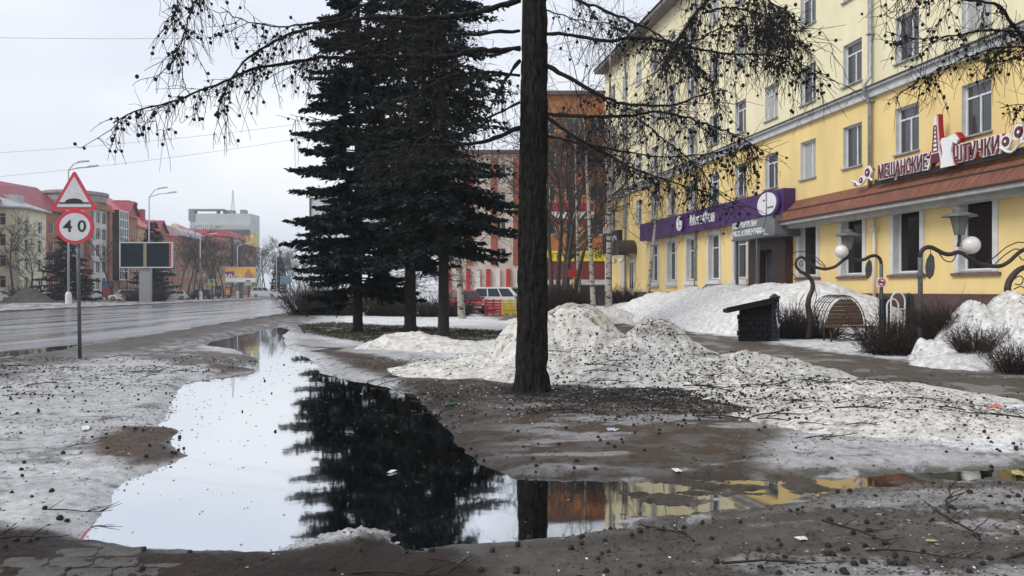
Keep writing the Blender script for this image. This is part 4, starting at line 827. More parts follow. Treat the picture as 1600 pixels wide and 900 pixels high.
b6, l6 = block('yellow_gable_house', 'yellow gabled house with a row of red dormers', 315, 352, 12.0, tan, 3, 6); yg = mat('gable_yellow', (.66, .48, .17), .8, .12, 1)
part('end_gable', MB().add([(-.5, 0, 11), (-.5, 13, 11), (-.5, 6.5, 17.4), (-.5, 0, 14)], [(0, 1, 2, 3)]), yg, b6); part('roof', MB().add([(-.8, -.5, 13), (l6, -.5, 12.2), (l6, 6.5, 16.6), (-.8, 6.5, 17.7)], [(0, 1, 2, 3)]), pink, b6)
part('upper_wall', MB().box(0, l6, 2.5, 3, 13, 14.6), yg, b6)
for k in range(5): part('dormer', MB().box(2 + k * 4, 4.4 + k * 4, -.7, 3, 12.1, 14.4), crim, b6)
b7, l7 = block('brick_tower_house', 'brick house with arched yellow gable at the end of the row', 352, 400, 15.8, redb, 5, 6, ww=2.2); part('roof', MB().box(-.6, l7 * .55, -.6, 9, 15.9, 17.4), pink, b7)
part('arched_gable', MB().prism([(l7 * .6, 14.8), (l7 + .5, 14.8), (l7 + .5, 17.5)] + [(l7 * .9 + l7 * .1 * math.cos(a), 17.5 + 1.8 * math.sin(a)) for a in np.linspace(0, PI, 9)] + [(l7 * .6, 17.5)], -.6, -.01), yg, b7); part('stair_glass', MB().box(l7 * .18, l7 * .42, -.5, -.01, 3, 15.7), glass, b7)
# distant grey office slab with mast
og = thing('office_slab', 'pale grey office slab rising behind the houses', 'building', I(342, 455, 330), .0)
og.location.z = 0; lg = mat('pale_concrete', (.46, .49, .49), .8, .08, .3); part('wall', MB().box(-12, 13, 0, 12, 0, 33), lg, og); fn = MB()
part('roof_screen', MB().box(-12.4, 2, -.4, 3, 34.2, 34.9).box(-12.4, -10, -.4, 3, 30, 34.2).box(-1, -.5, 0, 3, 33, 34.2).box(1, 5, 2, 6, 33.01, 34.6).box(8, 10, 2, 6, 33.01, 34.8), mat('dark_concrete', (.22, .24, .25), .8), og)
for k in range(26): part('fin', MB().box(-11.6 + k * .94, -11.2 + k * .94, -.5, -.004, 26.5, 28.6), white, og) if k % 1 == 0 else 0
part('window_band', MB().box(-12, 13, -.3, -.003, 24, 26.2), glass, og)
ms = thing('radio_mast', 'slender lattice radio mast on the grey office roof', 'mast', (I(364, 455, 335)[0], 335, 33)); mm = MB()
for k in range(9): z = k * 1.15; w = .9 * (1 - k / 10); w2 = .9 * (1 - (k + 1) / 10); mm.tube([(-w, 0, z), (w2, 0, z + 1.15)], .07, 4).tube([(w, 0, z), (-w2, 0, z + 1.15)], .07, 4).tube([(-w, 0, z), (-w2, 0, z + 1.15)], .08, 4).tube([(w, 0, z), (w2, 0, z + 1.15)], .08, 4)
part('lattice', mm, mat('mast_grey', (.30, .29, .29), .6), ms)
# ================================================================== STREET FURNITURE
steel = mat('galvanised_steel', (.27, .28, .29), .5, .2, 6, metal=.5); dsteel = mat('dark_post', (.09, .095, .10), .5, .3, 6)
# --- traffic sign at the kerb
SY = 16.7; sxp = (125 - 800) / F * SY; gz0 = gz(sxp, SY)
ts = thing('traffic_sign', 'post with red triangle hump warning above a round 40 limit', 'road sign', (sxp, SY, gz0)); zc = lambda py: CH + (HZ - py) / F * SY - gz0
part('post', MB().tube([(0, 0, -.2), (-.06, .0, zc(285))], .036, 12), mat('sign_post', (.13, .135, .14), .5, .3, 8, metal=.3), ts, True)
wsg = mat('sign_white', (.55, .56, .57), .45, .08, 9); rsg = mat('sign_red', (.52, .035, .06), .4, .1, 5); bsg = mat('sign_black', (.012, .014, .018), .5)
def rtri(c, R, rr, n=5):
    o = []
    for k in range(3):
        a = PI / 2 + 2 * PI * k / 3; cx, cz = c[0] + (R - 2 * rr) * math.cos(a), c[1] + (R - 2 * rr) * math.sin(a)
        for t in np.linspace(-PI / 3, PI / 3, n): o.append((cx + rr * math.cos(a + t), cz + rr * math.sin(a + t)))
    return o[::-1] if 0 else o
sc1 = SY / F; tc_ = ((119 - 125) * sc1, zc(308)); R3 = 41.5 * sc1
tri = part('triangle_plate', MB().prism(rtri(tc_, R3, .035), -.075, -.05), rsg, ts); part('triangle_field', MB().prism(rtri(tc_, R3 * .77, .015), -.08, -.0755), wsg, tri)
hx = tc_[0]; hz = zc(319); part('hump_symbol', MB().prism([(hx - 24 * sc1, hz), (hx + 24 * sc1, hz), (hx + 24 * sc1, hz + 2.2 * sc1), (hx + 14 * sc1, hz + 2.4 * sc1)] + [(hx + 14 * sc1 * math.cos(a), hz + 2.4 * sc1 + 6 * sc1 * math.sin(a)) for a in np.linspace(.15, PI - .15, 9)] + [(hx - 14 * sc1, hz + 2.4 * sc1), (hx - 24 * sc1, hz + 2.2 * sc1)], -.085, -.0805), bsg, tri)
dc = ((120 - 125) * sc1, zc(355)); circ = lambda c, rx, rz, n=40: [(c[0] + rx * math.cos(2 * PI * j / n), c[1] + rz * math.sin(2 * PI * j / n)) for j in range(n)]
rd = part('round_plate', MB().prism(circ(dc, 29.5 * sc1, 26.8 * sc1), -.072, -.05), rsg, ts); part('round_field', MB().prism(circ(dc, 24 * sc1, 21.5 * sc1), -.077, -.0725), wsg, rd)
text('number', '4 0', .34, bsg, rd, (dc[0] - .0, -.0805, dc[1] + .005), ext=.002, off=.005, fit=.48)
part('bracket', MB().box(-.10, .0, -.049, .04, dc[1] + .14, dc[1] + .18).box(-.10, .0, -.049, .04, dc[1] - .18, dc[1] - .14), steel, ts)
# --- street lamps across the road
def street_lamp(label, px, base, ztop, arms, m):
    x, y = G(px, base); t = thing('street_lamp', label, 'street lamp', (x, y, 0), 0, 'street lamps across the road'); part('post', MB().tube([(0, 0, -.1), (0, 0, ztop)], [.13, .07], 10), m, t, True); part('post_foot', MB().lathe([(.32, 0), (.32, 1.0), (.2, 1.3)], (0, 0, 0), 12), white, t)
    for dx, dz in arms: a = part('arm', MB().tube([(0, 0, ztop - .05), (dx * .5, 0, ztop + dz * .8), (dx, 0, ztop + dz)], .05, 6), m, t); part('lamp_head', MB().hexa([(dx - .2, -.2, ztop + dz - .02), (dx + 1.0, -.2, ztop + dz + .1), (dx + 1.0, .2, ztop + dz + .1), (dx - .2, .2, ztop + dz - .02)], [(dx - .15, -.1, ztop + dz + .13), (dx + .9, -.1, ztop + dz + .25), (dx + .9, .1, ztop + dz + .25), (dx - .15, .1, ztop + dz + .13)]), m, a)
lm_ = mat('lamp_post_pale', (.36, .37, .38), .6, .15, 4)
street_lamp('pale street lamp whose post stands behind the speed sign', 107, 475, 14.3, ((1.2, .8), (2.2, .3)), lm_)
street_lamp('street lamp with two arms in front of the blank billboard', 233, 471, 13.6, ((1.4, 1.1), (2.6, .5)), lm_)
street_lamp('street lamp post left of the crossing signs', 313, 468.5, 9.6, ((1.6, .3),), lm_)
street_lamp('street lamp post in front of the colourful billboard', 371, 466, 9.5, ((1.6, .3),), lm_)
street_lamp('far street lamp post right of the colourful billboard', 407, 464.5, 9, ((1.6, .3),), lm_)
street_lamp('farthest street lamp post before the distant trees', 432, 463.5, 10, ((1.6, .3),), lm_)
# --- billboards
bk = mat('billboard_dark', (.008, .016, .024), .9, .3, 1, spec=.1); frm = mat('billboard_frame', (.50, .51, .52), .5, .1, 3)
bbx, bby = G(229, 471.5); bb = thing('billboard', 'large blank dark billboard in two halves on a grey pillar', 'billboard', (bbx, bby, 0)); bs = bby / F
def bz(py, Y): return CH + (HZ - py) / F * Y
z0, z1 = bz(417, bby), bz(380, bby); hw = 40 * bs
part('pillar', MB().box(-.7 - .3, .4, .1, .7, 0, z0 + .5), steel, bb); part('panel', MB().box(-hw, -.35, -.1, .1, z0, z1), bk, bb); part('panel', MB().box(.05, hw - .35, -.1, .1, z0, z1), bk, bb)
part('frame', MB().box(-hw - .15, hw + .1, -.16, .14, z1, z1 + .14).box(-hw - .15, hw + .1, -.16, .14, z0 - .14, z0).box(-hw - .15, -hw, -.15, .13, z0, z1).box(hw - .05, hw + .1, -.15, .13, z0, z1), frm, bb)
part('divider', MB().box(-.348, .048, -.12, .12, z0, z1), mat('ochre_strip', (.25, .21, .10), .6), bb); part('red_strip', MB().box(hw - .348, hw - .052, -.12, .1, z0, z1), mat('red_strip', (.32, .05, .05), .6), bb)
cbx, cby = G(376, 466.5); cbd = thing('billboard', 'colourful billboard with yellow and magenta poster and portrait', 'billboard', (cbx, cby, 0)); z0, z1 = bz(440, cby), bz(418.5, cby); hw = 23.5 * cby / F
part('pillar', MB().box(-.3, .3, .1, .6, 0, z0 + .3), dsteel, cbd); pst = part('poster', MB().box(-hw, hw, -.1, .1, z0, z1), mat('poster_yellow', (.75, .42, .07), .5, .12, .5), cbd); H_ = z1 - z0
part('poster_magenta', MB().prism([(-hw, z0 + H_ * .3), (-hw * .25, z0 + H_ * .3), (-hw * .45, z0 + H_ * .75), (-hw, z0 + H_ * .7)], -.12, -.102), mat('poster_magenta', (.22, .04, .22), .5), pst); part('poster_white', MB().box(-hw, hw, -.115, -.102, z0, z0 + H_ * .26), wl, pst)
part('poster_people', MB().prism([(hw * .3, z0 + H_ * .27), (hw * .34, z0 + H_ * .6), (hw * .48, z0 + H_ * .92), (hw * .62, z0 + H_ * .9), (hw * .66, z0 + H_ * .6), (hw * .8, z0 + H_ * .62), (hw * .92, z0 + H_ * .27)], -.125, -.103), mat('poster_skin', (.42, .22, .17), .5, .4, 1), pst); text('lettering', 'МЫ О', 1.05, wl, pst, (-hw * .45, -.14, z0 + H_ * .36), ext=.01, off=.02)
part('frame', MB().box(-hw - .15, hw + .15, -.13, .13, z1, z1 + .15).box(-hw - .15, hw + .15, -.13, .13, z0 - .15, z0), frm, cbd)
wbx = I(484, 400, 55)[0]; wb = thing('billboard', 'white billboard half hidden by the left spruce', 'billboard', (wbx, 55, 0)); z0, z1 = bz(374, 55), bz(309, 55)
part('panel', MB().box(.12, 5.9, -.08, .1, z0 + .1, z1 - .1), mat('poster_pale', (.60, .63, .68), .5, .1, 1), wb); part('frame', MB().box(0, .118, -.14, .16, z0, z1).box(.12, 6, -.14, .16, z0, z0 + .098).box(.12, 6, -.14, .16, z1 - .098, z1), dsteel, wb); part('pillar', MB().box(2.7, 3.2, .2, .7, -.1, z0 + .5), dsteel, wb)
fbx, fby = I(446, 464, 150)[:2]; fb = thing('billboard', 'small blue billboard far down the road by the car', 'billboard', (fbx, fby, 0)); part('panel', MB().box(-1, 1, -.1, .1, bz(445, 150), bz(431, 150)), mat('blue_poster', (.14, .22, .30), .5, .3, 1), fb); part('pillar', MB().box(-.1, .1, .12, .3, 0, bz(440, 150)), dsteel, fb)
# --- poster cabinets
def cabinet(label, px, base, w, y0, y1, c1, c2, c3):
    x, y = G(px, base); s = y / F; t = thing('poster_cabinet', label, 'advert stand', (x, y, 0), 0, 'poster cabinets across the road'); z0, z1 = bz(y1, y), bz(y0, y); hw = w / 2 * s
    part('cabinet', MB().box(-hw - .12, hw + .12, -.1, .2, z0 - .12, z1 + .12), mat('cabinet_navy', (.015, .02, .035), .4), t); part('leg', MB().box(-.25, .25, -.02, .12, 0, z0 - .125), dsteel, t)
    pz = part('poster', MB().box(-hw, hw, -.12, -.103, z0, z1), c1, t); part('poster_block', MB().box(-hw * .8, hw * .8, -.13, -.122, z0 + (z1 - z0) * .35, z0 + (z1 - z0) * .7), c2, pz); part('poster_foot', MB().box(-hw, hw, -.128, -.1215, z0, z0 + (z1 - z0) * .3), c3, pz)
pblue = mat('poster_blue', (.05, .16, .36), .5, .3, 1); pwh = mat('poster_white', (.55, .56, .58), .5, .1, 1); pred = mat('poster_red', (.50, .06, .10), .5, .2, 1); porg = mat('poster_orange', (.55, .22, .12), .5, .2, 1); pgrn = mat('poster_dark_green', (.02, .07, .08), .5, .2, 1)
cabinet('poster cabinet with blue and white poster at the left edge', 24, 470, 22, 434, 465, pblue, mat('poster_navy', (.03, .09, .26), .5), pwh); cabinet('poster cabinet with blue and red poster beside the white car', 168, 468.5, 14, 441, 463, pblue, pred, pred)
cabinet('dark green poster cabinet right of the crossing sign', 341, 466.5, 8, 448, 462, pgrn, pblue, pgrn); cabinet('orange poster cabinet between the two crossing signs', 356, 466.5, 7, 450, 461, porg, mat('poster_yellow', (0, 0, 0)), porg)
# --- pedestrian crossing signs
lime = mat('lime_border', (.55, .75, .05), .5, .05, 3); sblue = mat('sign_blue', (.02, .10, .38), .5, .05, 3)
for px, y0, y1, base, lab in ((331, 437, 446, 467, 'lime bordered crossing sign with a second blue plate, left'), (388, 436, 446, 466.5, 'lime bordered crossing sign below the colourful billboard')):
    x, y = G(px, base); s = y / F; t = thing('crossing_sign', lab, 'road sign', (x, y, 0), 0, 'pedestrian crossing signs'); zc_ = bz((y0 + y1) / 2, y); part('post', MB().tube([(0, 0, 0), (0, 0, zc_ + .6)], .05, 6), dsteel, t)
    p = part('plate', MB().box(-5 * s, 5 * s, -.1, -.06, zc_ - 5 * s, zc_ + 5 * s), lime, t); part('blue_field', MB().box(-3.4 * s, 3.4 * s, -.12, -.102, zc_ - 3.4 * s, zc_ + 3.4 * s), sblue, p)
    part('white_triangle', MB().prism([(-2.6 * s, zc_ - 2.6 * s), (2.6 * s, zc_ - 2.6 * s), (0, zc_ + 2.6 * s)], -.13, -.122), wl, p); part('walker_symbol', MB().prism([(-.9 * s, zc_ - 2 * s), (0, zc_ - .8 * s), (.9 * s, zc_ - 2 * s), (.4 * s, zc_ + .3 * s), (0, zc_ + 1.2 * s), (-.4 * s, zc_ + .3 * s)], -.14, -.132), bsg, p)
    if px == 331: part('blue_plate', MB().box(-2.5 * s, 2.5 * s, -.1, -.06, zc_ + 5.5 * s, zc_ + 11 * s), sblue, t)
x, y = G(377, 466); t = thing('round_sign', 'round grey road sign seen beside the lamp post', 'road sign', (x, y, 0)); part('post', MB().tube([(0, 0, 0), (0, 0, 3.6)], .05, 6), dsteel, t); part('plate', MB().prism(circ((0, 3.2), .42, .42, 16), -.1, -.06), wsg, t)
# ================================================================== VEHICLES
tyre = mat('tyre', (.015, .015, .016), .9); rim = mat('rim', (.35, .36, .37), .4, .1, 5, metal=.6); cglass = mat('car_glass', (.012, .014, .017), .06, .2, 1); hl = mat('headlight', (.55, .56, .58), .2); tl_ = mat('taillight', (.35, .01, .012), .3)
def car(label, loc, rz, paint, Lc=4.3, Wc=1.75, Hc=1.5, van=False, group='parked cars'):
    """local x: forward"""
    t = thing('parked_car', label, 'car', loc, rz, group); h = Lc / 2; w = Wc / 2; zb = .28; belt = Hc * .60
    def loft(sec, name, m, parent):
        mb = MB(); n = 0
        for x, ww, za, zb_ in sec: mb.v += [(x, -ww, za), (x, ww, za), (x, ww * .97, (za + zb_) / 2 + .08), (x, ww * .9, zb_), (x, -ww * .9, zb_), (x, -ww * .97, (za + zb_) / 2 + .08)]; n += 1
        for i in range(n - 1):
            for j in range(6): mb.f.append((i * 6 + j, i * 6 + (j + 1) % 6, i * 6 + 6 + (j + 1) % 6, i * 6 + 6 + j))
        mb.f += [tuple(range(5, -1, -1)), tuple((n - 1) * 6 + j for j in range(6))]; return part(name, mb, m, parent, False)
    hood = belt * (.92 if not van else .98)
    body = loft([(-h, w * .86, zb + .12, belt * .88), (-h + .12, w * .97, zb, belt), (-h * .4, w, zb - .05, belt), (h * .35, w, zb - .05, belt), (h * .55, w, zb - .02, hood), (h - .2, w * .95, zb, hood * .86), (h, w * .8, zb + .1, hood * .68)], 'body', paint, t)
    rf_, rr_ = (h * .12, -h * .78) if not van else (h * .2, -h * .86)
    def q(x, y, z): return (x, y, z)
    bx0, bx1 = (-h * .93 if van else -h * .9), h * .5
    cabin = MB().hexa([(bx0, -w * .9, belt - .01), (bx1, -w * .9, belt - .01), (bx1, w * .9, belt - .01), (bx0, w * .9, belt - .01)], [(rr_, -w * .72, Hc), (rf_, -w * .72, Hc), (rf_, w * .72, Hc), (rr_, w * .72, Hc)]); part('cabin', cabin, paint, t)
    def lerp(a, b, k): return tuple(a[i] + (b[i] - a[i]) * k for i in range(3))
    B = [(bx0, -w * .9, belt), (bx1, -w * .9, belt), (bx1, w * .9, belt), (bx0, w * .9, belt)]; T = [(rr_, -w * .72, Hc), (rf_, -w * .72, Hc), (rf_, w * .72, Hc), (rr_, w * .72, Hc)]
    def pane(b0, b1, t0, t1, u0, u1, name, out):
        P = [lerp(lerp(b0, b1, u), lerp(t0, t1, u), v) for u, v in ((u0, .1), (u1, .1), (u1, .86), (u0, .86))]; P = [(p[0] + out[0] * .012, p[1] + out[1] * .012, p[2] + .004) for p in P]; Q = [(p[0] - out[0] * .02, p[1] - out[1] * .02, p[2]) for p in P]
        part(name, MB().hexa(Q, P), cglass, t)
    pane(B[1], B[2], T[1], T[2], .05, .95, 'windscreen', (1, 0)); pane(B[0], B[3], T[0], T[3], .07, .93, 'rear_window', (-1, 0))
    for sgn, i0, i1 in ((-1, 0, 1), (1, 3, 2)):
        cuts = ((.06, .33), (.36, .62), (.65, .92)) if van else ((.1, .48), (.52, .9))
        for u0, u1 in cuts: pane(B[i0], B[i1], T[i0], T[i1], u0, u1, 'side_window', (0, sgn))
    for sx in (-.6, .62):
        for sy in (-1, 1):
            R = .32; c = (h * sx, sy * (w - .09), R); wh = MB().add([(c[0] + R * math.cos(a), c[1] + d, c[2] + R * math.sin(a)) for d in (-.1, .1) for a in np.linspace(0, 2 * PI, 17)[:-1]], [tuple(range(15, -1, -1)), tuple(range(16, 32))] + [(j, (j + 1) % 16, (j + 1) % 16 + 16, j + 16) for j in range(16)])
            W_ = part('wheel', wh, tyre, t); part('rim', MB().add([(c[0] + R * .62 * math.cos(a), c[1] + sy * d, c[2] + R * .62 * math.sin(a)) for d in (.09, .112) for a in np.linspace(0, 2 * PI, 13)[:-1]], [tuple(range(12, 24)), tuple(range(11, -1, -1))] + [(j, (j + 1) % 12, (j + 1) % 12 + 12, j + 12) for j in range(12)]), rim, W_)
    for sy in (-1, 1): y0 = sy * w * .62; part('headlight', MB().box(h - .2, h - .02, y0 - .17, y0 + .17, hood * .66, hood * .8), hl, t); part('taillight', MB().box(-h - .015, -h + .15, sy * w * .7 - .1, sy * w * .7 + .1, belt * .66, belt * .92), tl_, t); part('mirror', MB().box(bx1 - .35, bx1 - .2, sy * (w + .02) - .08, sy * (w + .02) + .08, belt + .02, belt + .16), paint, t)
    part('bumper', MB().box(h - .1, h + .03, -w * .8, w * .8, zb + .08, zb + .26), mat('bumper_black', (.03, .03, .032), .6), t); part('number_plate', MB().box(h + .03, h + .04, -.26, .26, zb + .12, zb + .23), wl, t)
    return t
cw = mat('car_white', (.62, .63, .64), .3, .06, 2); cd = mat('car_dark', (.03, .032, .036), .3, .1, 2); cr_ = mat('car_red', (.36, .02, .03), .3, .1, 2); csv = mat('car_silver', (.42, .44, .47), .3, .08, 2, metal=.3)
x, y = G(195, 470); car('white hatchback parked left of the billboard pillar', (x, y, 0), PI, cw, 4.0, 1.75, 1.55)
x, y = G(268, 468.5); car('white saloon parked right of the billboard', (x, y, 0), PI + .5, cw, 4.4, 1.75, 1.42)
x, y = G(288, 468); car('dark car parked behind the white saloon', (x, y + 6, 0), PI, cd, 4.5, 1.8, 1.6)
x, y = G(-3, 472); car('white car cut by the left edge behind the blue poster', (x, y, 0), 0.1, cw, 4.2, 1.75, 1.5)
x, y = G(8, 469.5); car('dark grey car standing behind the white one at the left edge', (x, y + 3, 0), 0, cd, 4.4, 1.8, 1.75)
x, y = G(412, 464.6); car('white van parked far down by the trees', (x, y, 0), .3, cw, 5, 1.9, 2.1, True)
car('light car with headlights coming along the road', (I(445, 460, 128)[0], 128, .05), -PI / 2 + .1, csv, 4.2, 1.75, 1.5, False, 'moving cars')
x, y = I(792, 460, 52)[:2]; car('silver minivan parked behind the red and yellow pallets', (x, y, .0), -.35, csv, 4.6, 1.8, 1.68, True)
x, y = I(727, 460, 50)[:2]; car('red car parked behind the leaning birch', (x, y, 0), -1.15, cr_, 4.0, 1.7, 1.5)
# ================================================================== COURT AND PARK FURNITURE
def pallet_barrier(label, x, y, m, rz):
    t = thing('plastic_barrier', label, 'barrier', (x, y, gz(x, y)), rz, 'plastic barriers by the minivan')
    for k in range(5): part('slat', MB().box(-.5, .5, -.1, .1, .12 + k * .16, .23 + k * .16), m, t)
    for sx in (-1, 0, 1): part('upright', MB().box(sx * .46 - .05, sx * .46 + .05, -.14, .14, 0, .92), m, t)
    for sx in (-1, 1): part('foot', MB().box(sx * .4 - .08, sx * .4 + .08, -.25, .25, 0, .08), m, t)
pr = mat('red_plastic', (.42, .015, .03), .45, .2, 4); py_ = mat('yellow_plastic', (.62, .45, .02), .45, .2, 4)
x, y = I(771, 470, 46)[:2]; pallet_barrier('red slatted plastic barrier left of the yellow one', x, y, pr, 0); x, y = I(797, 470, 46)[:2]; pallet_barrier('yellow slatted plastic barrier beside the larch trunk', x, y, py_, .1)
x, y = I(897, 460, 50)[:2]; t = thing('yellow_post', 'yellow post with a red plate among the birch trunks', 'post', (x, y, 0)); part('post', MB().tube([(0, 0, 0), (0, 0, 2.6)], .07, 8), py_, t); part('plate', MB().box(-.4, .25, -.1, -.06, 2.3, 2.75), pr, t)
x, y = I(946, 495, 40)[:2]; z = topz(x, y); t = thing('low_bench', 'low black slatted crate sunk in snow before the birches', 'bench', (x, y, z), .0); blkw = mat('black_wood', (.02, .02, .022), .7, .3, 8)
for k in range(5): part('slat', MB().box(-.55, .55, -.3 + k * .13, -.19 + k * .13, .22, .28), blkw, t)
for k in range(5): part('leg', MB().box(-.52 + k * .24, -.44 + k * .24, -.28, -.2, -.1, .217), blkw, t)
# --- info stand of dark rusticated blocks with sloping top
IY = 22.9; ix = (1181 - 800) / F * IY; iz = gz(ix, IY); st = thing('display_stand', 'dark stone block stand with a sloping glazed board on top', 'stand', (ix, IY, iz), -.12); dk = mat('dark_stone', (.009, .0095, .0105), .85, .4, 6, .5, spec=.15); dkw = mat('dark_green_timber', (.010, .013, .012), .7, .3, 6, spec=.2)
part('core', MB().hexa([(-.42, -.28, -.1), (.46, -.28, -.1), (.46, .3, -.1), (-.42, .3, -.1)], [(-.42, -.28, .895), (.46, -.28, 1.095), (.46, .3, 1.095), (-.42, .3, .895)]), dk, st); bmx = MB().hexa([(-.105, -.03, -.07), (.105, -.03, -.07), (.105, .03, -.07), (-.105, .03, -.07)], [(-.105, -.03, .07), (.105, -.03, .07), (.105, .03, .07), (-.105, .03, .07)]).mesh('block')
for r_ in range(5):
    for k in range(4):
        if k == 3 and r_ % 2: continue
        b = link('block', bmx, dk, st); b.location = (-.33 + k * .23 + (.11 if r_ % 2 else 0), -.29 - random.uniform(0, .03), .05 + r_ * .155)
for r_ in range(5):
    for k in range(2): b = link('block', bmx, dk, st); b.location = (-.43 - random.uniform(0, .03), -.14 + k * .25 + (.05 if r_ % 2 else 0), .05 + r_ * .155); b.rotation_euler = (0, 0, PI / 2)
bo = part('board', MB().hexa([(-.86, -.48, .80), (.55, -.48, 1.12), (.55, .42, 1.12), (-.86, .42, .80)], [(-.86, -.48, .90), (.55, -.48, 1.22), (.55, .42, 1.22), (-.86, .42, .90)]), dkw, st)
part('glazing', MB().hexa([(-.72, -.38, .936), (.46, -.38, 1.202), (.46, .32, 1.202), (-.72, .32, .936)], [(-.72, -.38, .945), (.46, -.38, 1.211), (.46, .32, 1.211), (-.72, .32, .945)]), mat('mossy_glass', (.09, .11, .07), .15, .4, 4), bo)
part('board_rail', MB().hexa([(-.88, -.5, .9), (.57, -.5, 1.225), (.57, -.42, 1.225), (-.88, -.42, .9)], [(-.88, -.5, .955), (.57, -.5, 1.28), (.57, -.42, 1.28), (-.88, -.42, .955)]), dkw, bo); part('cable', MB().tube([(.5, -.3, .9), (.52, -.34, .6), (.56, -.34, .4), (.6, -.33, .5)], .012, 5), white, st)
navy = mat('navy_post', (.014, .02, .028), .5, .3, 8)
def lattice_post(label, px, ytop, Y, base_z=None):
    x = (px - 800) / F * Y; zt = bz(ytop, Y); z0 = gz(x, Y); H = zt - z0; t = thing('lattice_post', label, 'post', (x, Y, z0), 0, 'dark lattice posts'); w = .085
    for a, b in ((-1, -1), (1, -1), (1, 1), (-1, 1)): part('upright', MB().box(a * w - .018, a * w + .018, b * w - .018, b * w + .018, 0, H - .1), navy, t)
    for k in range(int(H / .13)): z = .05 + k * .13; part('hoop', MB().box(-w - .021, w + .021, -w - .021, w + .021, z, z + .035), navy, t)
    part('core', MB().box(-.035, .035, -.035, .035, 0, H - .1), navy, t); part('cap', MB().hexa([(-.12, -.12, H - .1), (.12, -.12, H - .1), (.12, .12, H - .1), (-.12, .12, H - .1)], [(-.03, -.03, H), (.03, -.03, H), (.03, .03, H), (-.03, .03, H)]), navy, t)
lattice_post('dark lattice post touching the display stand', 1210, 459, 22.6); lattice_post('dark lattice post directly below the no smoking plate', 1382, 462, 22.2); lattice_post('dark lattice post right of the white arch rack', 1419, 458, 22.4)
# --- wrought-iron tree lamps
iron = mat('bronze_iron', (.045, .030, .024), .5, .4, 9, .3, metal=.3); gpost = mat('grey_green_post', (.10, .105, .10), .5, .3, 7); lan = mat('lantern_glass', (.16, .155, .14), .25, .15, 3); glb = mat('opal_globe', (.72, .71, .69), .25, .04, 3)
def lamp(label, Y, post, arm, stem, swirls, lantern, globe, leaf, sc):
    p0 = I(*post[0], Y); t = thing('park_lamp', label, 'lamp', (p0[0], Y, 0), 0, 'wrought-iron park lamps'); off = Vector((p0[0], Y, 0)); L = lambda a, dy=0: tuple(Vector(I(*a, Y + dy)) - off)
    part('post', MB().tube([(0, 0, -.2)] + [L(p) for p in post], .052 * sc, 10), gpost, t, True); part('collar', MB().lathe([(.075, -.06), (.085, 0), (.075, .06)], L(post[0]), 12), gpost, t)
    Q = resample([L(p) for p in arm], .05); part('arm', MB().tube([tuple(q) for q in Q], list(np.linspace(.05, .04, len(Q)) * sc), 8), iron, t, True)
    P = [L(p) for p in stem]; z0 = -.3; Q = resample(P + [(P[-1][0], P[-1][1], z0)], .06); part('stem', MB().tube([tuple(q) for q in Q], list(np.linspace(.05, .11, len(Q)) * sc), 9), iron, t, True)
    for k, s_ in enumerate(swirls): Q = resample([L(p, .04 * (-1) ** k) for p in s_], .04); part('tendril', MB().tube([tuple(q) for q in Q], .013 * sc, 5), iron, t, True)
    c = Vector(L(lantern)); b = part('lantern', MB().lathe([(.10, -.30), (.19, .06), (.20, .10)], tuple(c), 6), lan, t); part('lantern_roof', MB().lathe([(.36, .10), (.34, .14), (.14, .20), (.13, .28), (.02, .30)], tuple(c), 12), dsteel, b); part('lantern_stem', MB().tube([tuple(c + Vector((0, 0, -.3))), tuple(c + Vector((.0, 0, -.42))), tuple(c + Vector((-.03, 0, -.55)))], .035, 8), iron, b)
    for k in range(6): a = k * PI / 3; part('lantern_rib', MB().tube([tuple(c + Vector((.10 * math.cos(a), .10 * math.sin(a), -.3))), tuple(c + Vector((.20 * math.cos(a), .20 * math.sin(a), .1)))], .012, 4), dsteel, b)
    gl = part('globe', MB().lathe([(.03, -.19)] + [(.195 * math.cos(a), .195 * math.sin(a)) for a in np.linspace(-1.3, 1.3, 11)] + [(.03, .19)], L(globe), 20), glb, t, True)
    c = L(leaf); part('leaf', MB().add([(c[0] + dx, c[1] + dy, c[2] + dz) for dy in (-.015, .02) for dx, dz in ((0, .30), (.07, .22), (.09, 0), (.06, -.18), (-.02, -.27), (-.09, -.2), (-.11, 0), (-.08, .16))], [tuple(range(7, -1, -1)), tuple(range(8, 16))] + [(j, (j + 1) % 8, (j + 1) % 8 + 8, j + 8) for j in range(8)]), mat('leaf_metal', (.06, .062, .06), .6, .3, 9), t); part('leaf_wire', MB().tube([(c[0], c[1], c[2] + .29), (c[0], c[1], c[2] + .42)], .008, 4), iron, t)
    return t
lamp('iron lamp with globe over the wooden bench, no smoking plate on its post', 23.5, [(1377, 440), (1377, 412)], [(1377, 412), (1375, 403), (1368, 399), (1360, 400), (1350, 406), (1338, 407), (1325, 402), (1318, 406), (1305, 417), (1290, 421), (1275, 418), (1262, 410), (1256, 402), (1250, 401), (1244, 406), (1243, 416), (1250, 424), (1262, 430)],
     [(1250, 424), (1262, 430), (1270, 440), (1270, 452), (1264, 464), (1262, 478), (1266, 492), (1264, 512), (1262, 528)],
     [[(1236, 400), (1242, 394), (1256, 392), (1268, 400), (1280, 412), (1294, 420)], [(1240, 412), (1236, 424), (1244, 434), (1258, 436), (1262, 428)], [(1256, 408), (1250, 408), (1248, 414), (1252, 417), (1256, 413), (1253, 411)], [(1262, 396), (1276, 402), (1290, 416)], [(1256, 460), (1250, 470), (1248, 482), (1244, 492)], [(1272, 445), (1276, 462), (1272, 480), (1276, 500)], [(1233, 404), (1230, 416), (1236, 420)]],
     (1325, 374), (1315, 393), (1358, 421), 1.)
